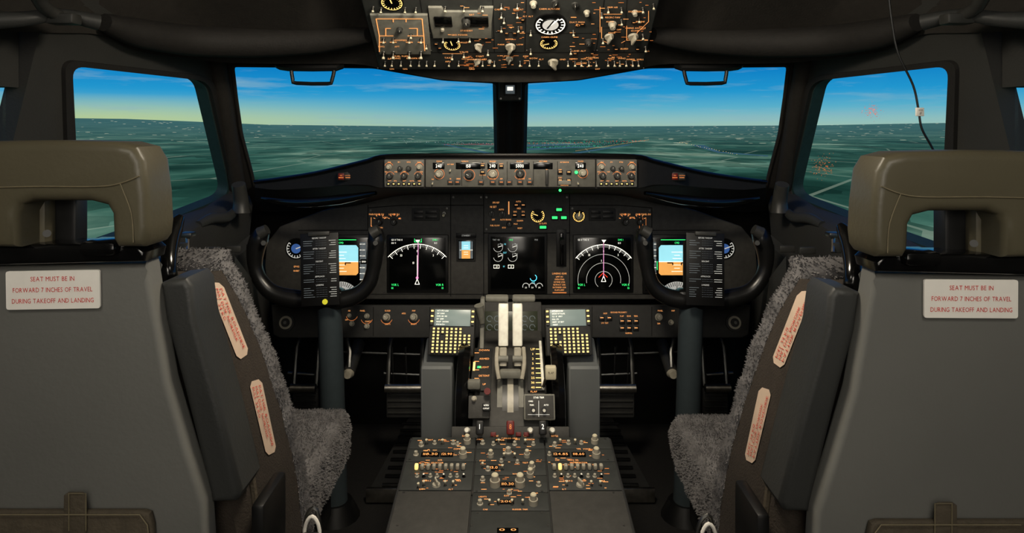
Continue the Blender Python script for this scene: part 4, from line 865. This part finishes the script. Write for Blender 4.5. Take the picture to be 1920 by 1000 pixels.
# ================= SEATS
def fleece(b,rings,m,amp=.004,seed=0,tufts=9000):
    out=[]
    cs=[sum(r,Vector())/len(r) for r in rings]
    for r,c in zip(rings,cs):
        o=[]
        for p in r:
            n=(p-c); n=n.normalized() if n.length>1e-6 else n
            a=noise.noise(p*22+Vector((seed,0,0)))*amp*1.5+noise.noise(p*90)*amp*.5
            o.append(p+n*a)
        out.append(o)
    b.loft(out,m)
    rr=random.Random(seed+5); nr=len(out); n_=len(out[0]); vs=[];fs=[]
    for t in range(tufts):
        i=rr.randrange(nr); j=rr.randrange(n_)
        p=out[i][j]; c=cs[i]; q=out[i][(j+1)%n_]; e=(q-p); p=p+e*rr.random()
        up=(out[min(nr-1,i+1)][j]-out[max(0,i-1)][j])
        p=p+up*rr.uniform(-.25,.25)
        nn=e.cross(up)
        if nn.length<1e-9: continue
        nn.normalize()
        if nn.dot(p-c)<0: nn=-nn
        dr=(nn+Vector((rr.uniform(-1,1),rr.uniform(-1,1),rr.uniform(-1.1,.8)))).normalized()
        L=rr.uniform(.003,.006); a=e.normalized(); bb=nn.cross(a); r0=rr.uniform(.0016,.0030)
        k=len(vs); vs+=[p+a*r0-nn*.002,p-a*r0*.5+bb*r0*.87-nn*.002,p-a*r0*.5-bb*r0*.87-nn*.002,p+dr*L]
        fs+=[(k,k+1,k+3),(k+1,k+2,k+3),(k+2,k,k+3)]
    b.add(vs,fs,m)
def resample(poly,n):
    P_=[Vector(p) for p in poly];N_=len(P_);ls=[(P_[(i+1)%N_]-P_[i]).length for i in range(N_)];T=sum(ls);out=[];i=0;acc=0
    for j in range(n):
        t=T*j/n
        while acc+ls[i]<t: acc+=ls[i]; i+=1
        out.append(P_[i].lerp(P_[(i+1)%N_],(t-acc)/max(1e-9,ls[i])))
    return out
def interp(tab,z):
    if z>=tab[0][0]: return tab[0][1:]
    for a,c in zip(tab,tab[1:]):
        if a[0]>=z>=c[0]:
            t=(a[0]-z)/(a[0]-c[0]); return tuple(a[i]+(c[i]-a[i])*t for i in range(1,len(a)))
    return tab[-1][1:]
TAB=[(.976,-.482,1.085),(.919,-.457,1.104),(.832,-.432,1.128),(.732,-.410,1.154),(.622,-.396,1.19),(.532,-.390,1.216),(.42,-.388,1.24)]
for side in(0,1):
    dz=-.0135 if side else 0
    f=(lambda p:p+Vector((0,0,dz))) if not side else (lambda p:Vector((-p.x,p.y,p.z+dz)))
    Mx=(Matrix.Scale(-1,4,(1,0,0)) if side else Matrix.Identity(4)); Mx=Matrix.Translation((0,0,dz))@Mx
    root=empty('pilot_seat',f(Vector((-.63,1.2,.0))),'grey pilot seat with olive leather headrest and sheepskin cover','seat',group='pilot seats')
    hp=VP(.87)
    outl=[(-88,464),(-92,400),(-84,320),(-66,276),(-30,265),(110,264),(215,267),(250,276),(266,302),(274,365),(277,425),(274,452),(265,465),(216,465),(207,450),(205,402),(196,386),(165,378),(60,377),(36,385),(28,402),(28,466)]
    b=MB(); b.prism([hp.h(*p) for p in outl],-.076,.0,'leather',Mx@hp.M,bev=.013,seg=5)
    b.obj('headrest',root,'olive brown leather headrest',fixn=True)
    b=MB()
    for path in [[(-80,354),(60,350),(180,350),(225,344),(262,330)],[(225,344),(246,400),(250,455)]]:
        b.tube([f(W(x,y,.8685)) for x,y in path],.0009,'stitch',n=5,smooth=4)
    b.obj('stitching',root)
    b=MB(); b.box(f(W(62,420,.93)),(.055,.03,.11),'leather',bev=.01); b.box(f(W(122,430,.95)),(.05,.03,.10),'black',bev=.006); b.cyl(f(W(88,438,.912)),f(W(88,438,.90)),.005,.005,'knobdk'); b.obj('headrest_mount',root)
    b=MB(); b.prism([VP(.895).h(*p) for p in [(-50,500),(268,492),(272,474),(255,458),(-50,460)]],-.06,.0,'gloss',Mx@VP(.895).M,bev=.006); b.obj('top_rail',root,'glossy black top rail')
    b=MB(); b.box(f(W(200,462,.905)),(.05,.05,.02),'gloss',bev=.008); b.obj('rail_cap',root)
    bp=VP(.91)
    b=MB(); b.prism([bp.h(*p) for p in [(-75,501),(268,497),(272,484),(284,560),(312,720),(350,850),(380,945),(392,1150),(-180,1150)]],-.04,.0,'seatgrey',Mx@bp.M,bev=.008,seg=4); b.obj('back_shell',root,'smooth grey seat back shell',fixn=True)
    b=MB(); b.tube([f(W(338,408,1.08)),f(W(326,428,1.06)),f(W(316,460,1.03)),f(W(314,500,1.0)),f(W(320,530,1.0))],[.007,.014,.015,.013,.012],'gloss',n=10,smooth=4); b.obj('armrest_bracket',root,'glossy black armrest bracket')
    bo=VP(.935)
    b=MB(); b.prism([bo.h(*p) for p in [(299,532),(312,527),(346,523),(358,538),(366,600),(410,760),(452,925),(442,944),(395,946),(385,900),(340,720),(308,600)]],-.08,.0,'bolster',Mx@bo.M,bev=.010,seg=4); b.obj('side_bolster',root,'dark grey padded side bolster',fixn=True)
    rings=[]
    for i in range(24):
        z=.965-.545*i/23; xi,yr=interp(TAB,z); y0=.99; yf=yr+.03; hw=(.83+xi)*.5
        cx=xi-hw; poly=resample(roundpoly([(cx-hw,y0),(cx+hw,y0),(cx+hw,yf),(cx-hw,yf)],.012,4),40)
        rings.append([f(Vector((p.x,p.y,z))) for p in poly])
    b=MB(); b.loft(rings,'fabric'); b.obj('backrest',root,'dark brown fabric backrest',fixn=True)
    b=MB(); b.tube([f(Vector((interp(TAB,z)[0]+.002,1.012+(.955-z)*.05,z))) for z in [.95,.90,.85,.75,.65,.55,.45]],.006,'pouch',n=8,smooth=2); b.obj('backrest_piping',root,'olive fabric edge piping')
    rings=[]
    for i in range(100):
        z=.995-.567*i/99; xi,yr=interp(TAB,z); xi=xi+.006; hw=(.84+xi)*.5
        th=.028 if z<.965 else .028*math.sqrt(max(.03,(.997-z)/.032)); yc=yr+.034
        cx=xi-hw; poly=resample(roundpoly([(cx-hw,yc-th),(cx+hw,yc-th),(cx+hw,yc+th),(cx-hw,yc+th)],.026,5),130)
        rings.append([f(Vector((p.x,p.y,z))) for p in poly])
    b=MB(); fleece(b,rings,'fleece',.0035,side*7,36000); b.obj('sheepskin_cover',root,'grey fluffy sheepskin cover')
    for (tA,tB,bB,bA) in [((389,529),(417,531),(468,662),(447,677)),((467,717),(490,710),(519,846),(500,856))]:
        tA,tB,bB,bA=[Vector(v) for v in (tA,tB,bB,bA)]
        def hx(px,py,o=.0):
            z=.85
            for _ in range(8):
                xi=interp(TAB,z)[0]+.0015+o; d_=xi*FP/(px-CX); z=EYE.z+(CY-py)*d_/FP
            return Vector((xi,d_,z))
        b=MB(); NR=16; gr=[]
        for i in range(NR+1):
            t=i/NR; L_=tA.lerp(bA,t); R_=tB.lerp(bB,t); ins=.22*max(0,1-min(t,1-t)/.04)
            row=[]
            for j in range(5):
                r=ins+(1-2*ins)*j/4; q_=L_.lerp(R_,r); row.append(f(hx(q_.x,q_.y)))
            gr.append(row)
        b.loft(gr,'creamtape',caps=False,closed=False); b.loft([[p-Vector((.002*(1 if not side else -1),0,0)) for p in row] for row in gr],'creamtape',caps=False,closed=False)
        o=b.obj('tape_label',root,'flat pinkish cream label with red print')
        b=MB()
        def place(s,row,t0,t1):
            x=0; gl=[]
            for ch in s:
                if ch not in GL: x+=.35; continue
                vs,fs,w_=GL[ch]; gl.append((x,vs,fs)); x+=w_+.11
            for x0,vs,fs in gl:
                P_=[]
                for a,c_ in vs:
                    t=t0+(t1-t0)*((x0+a)/x); r=row+(.5-c_/.7)*.17
                    if side: t=1-t; r=1-r
                    q_=tB.lerp(bB,t).lerp(tA.lerp(bA,t),r)
                    P_.append(f(hx(q_.x,q_.y,.0016)))
                b.add(P_,fs,'red')
        place("PATTISK ROADSIDE",.24,.08,.92); place("MAJ DOE NORDISK",.52,.08,.80); place("PULL 24 KG",.78,.08,.50)
        b.obj('label_print',o)
    cx,cy=(100,543.5) if not side else (1820,560.5)
    pc=PL(W(cx,cy,.905),(1,0,.018 if not side else -.006),(0,0,1)); k=pc.k(cx,cy)
    b=MB(); b.prism(roundpoly([(-88*k,-36*k),(88*k,-36*k),(88*k,36*k),(-88*k,36*k)],5*k,3),-.002,.001,'cream',pc.M); o=b.obj('warning_placard',root,'white placard with red lettering')
    b=MB()
    for i,(s,wd_) in enumerate([("SEAT MUST BE IN",82),("FORWARD 7 INCHES OF TRAVEL",149),("DURING TAKEOFF AND LANDING",153)]): b.text(s,(0)*k,(21-20.5*i)*k,8.6*k,'red',pc.M,.0016,wd=wd_*k)
    b.obj('placard_lettering',o)
    rings=[]
    for i in range(60):
        y=1.27+.43*i/59; e=1 if y<1.66 else math.sqrt(max(.05,(1.705-y)/.045)); zc=.43; hz=.07*e
        poly=resample(roundpoly([(-.80,zc-hz),(-.405,zc-hz),(-.405,zc+hz),(-.80,zc+hz)],.03,5),120)
        rings.append([f(Vector((p.x,y,p.y))) for p in poly])
    b=MB(); fleece(b,rings,'fleece',.0045,3+side,32000); b.obj('seat_cushion',root,'grey fluffy sheepskin seat cushion')
    b=MB(); b.box(f(Vector((-.62,1.35,.30))),(.36,.6,.13),'bolster',bev=.015); b.box(f(Vector((-.62,1.3,.14))),(.30,.5,.26),'podgrey',bev=.01); b.box(f(Vector((-.62,1.3,.02))),(.36,.7,.03),'steel',bev=.004); b.obj('seat_base',root)
    b=MB(); b.box(f(W(505,975,1.02)),(.02,.10,.10),'black',bev=.006); b.cyl(f(W(494,965,1.0)),f(W(504,965,1.0)),.018,.018,'knobdk'); b.obj('recline_knob',root,'black round recline knob')
    b=MB(); q=f(W(585,985,1.24)); b.tube([q+Vector((-.01,0,-.08)),q+Vector((-.014,0,-.01)),q+Vector((0,0,.016)),q+Vector((.014,0,-.01)),q+Vector((.01,0,-.08))],.0035,'cream',n=8,smooth=4); b.tube([q+Vector((-.02,.01,-.08)),q+Vector((-.018,.01,.0)),q+Vector((.006,.01,.022)),q+Vector((.02,.01,-.08))],.004,'steel',n=8,smooth=4); b.box(q+Vector((0,-.008,-.03)),(.03,.012,.04),'steel',bev=.004); b.obj('seat_belt_buckle',root,'metal seat belt buckle with white cord')
    pq=VP(.90)
    b=MB(); b.prism([pq.h(*p) for p in [(-120,1120),(292,1120),(288,985),(282,962),(270,958),(-120,958)]],-.008,.004,'pouch',Mx@pq.M,bev=.004)
    b.prism([pq.h(*p) for p in [(124,1000),(167,1000),(165,925),(158,920),(132,920),(125,925)]],.002,.007,'pouch',Mx@pq.M,bev=.002)
    o=b.obj('document_pouch',root,'brown fabric pouch with strap',fixn=True)
    b=MB()
    for path in[[(0,966),(262,966),(276,985),(279,1010)],[(129,996),(129,926),(161,926),(161,996)]]: b.tube([f(W(x,y,.8915)) for x,y in path],.0009,'stitch',n=4)
    b.obj('stitching',o)

# ================= LIGHTS
def area(loc,tgt,size,en,col):
    l=bpy.data.lights.new('unseen_cabin_light','AREA'); l.energy=en; l.size=size; l.color=col
    o=bpy.data.objects.new('unseen_cabin_light',l); bpy.context.scene.collection.objects.link(o); o.location=loc
    o.rotation_euler=(Vector(tgt)-Vector(loc)).to_track_quat('-Z','Y').to_euler(); o['label']='warm unseen area light for the cabin'; o['category']='lamp'
area((0,-.4,1.60),(0,1.3,.9),.5,7.2,(1,.92,.80))
area((0,-.7,1.15),(0,1.8,1.2),.7,3.6,(1,.92,.80))  # fill light added behind the viewpoint to brighten the overhead panel
area((-.5,.3,1.62),(-.6,1.0,.95),.3,2.8,(1,.93,.80)); area((.5,.3,1.62),(.6,1.0,.95),.3,2.8,(1,.93,.80))
area((0,1.15,1.60),(0,1.75,.5),.2,12,(1,.88,.70))  # unseen light added above the console to brighten levers and pedestal
cam=bpy.data.cameras.new('Camera'); co=bpy.data.objects.new('Camera',cam); bpy.context.scene.collection.objects.link(co)
co.location=EYE; co.rotation_euler=(math.pi/2,0,0); cam.sensor_width=36; cam.lens=36*FP/1920; cam.shift_y=-260/1920; cam.shift_x=3/1920; cam.clip_start=.02; cam.clip_end=20000
bpy.context.scene.camera=co
try: bpy.context.scene.view_settings.view_transform='Standard'
except Exception as e: print(e)
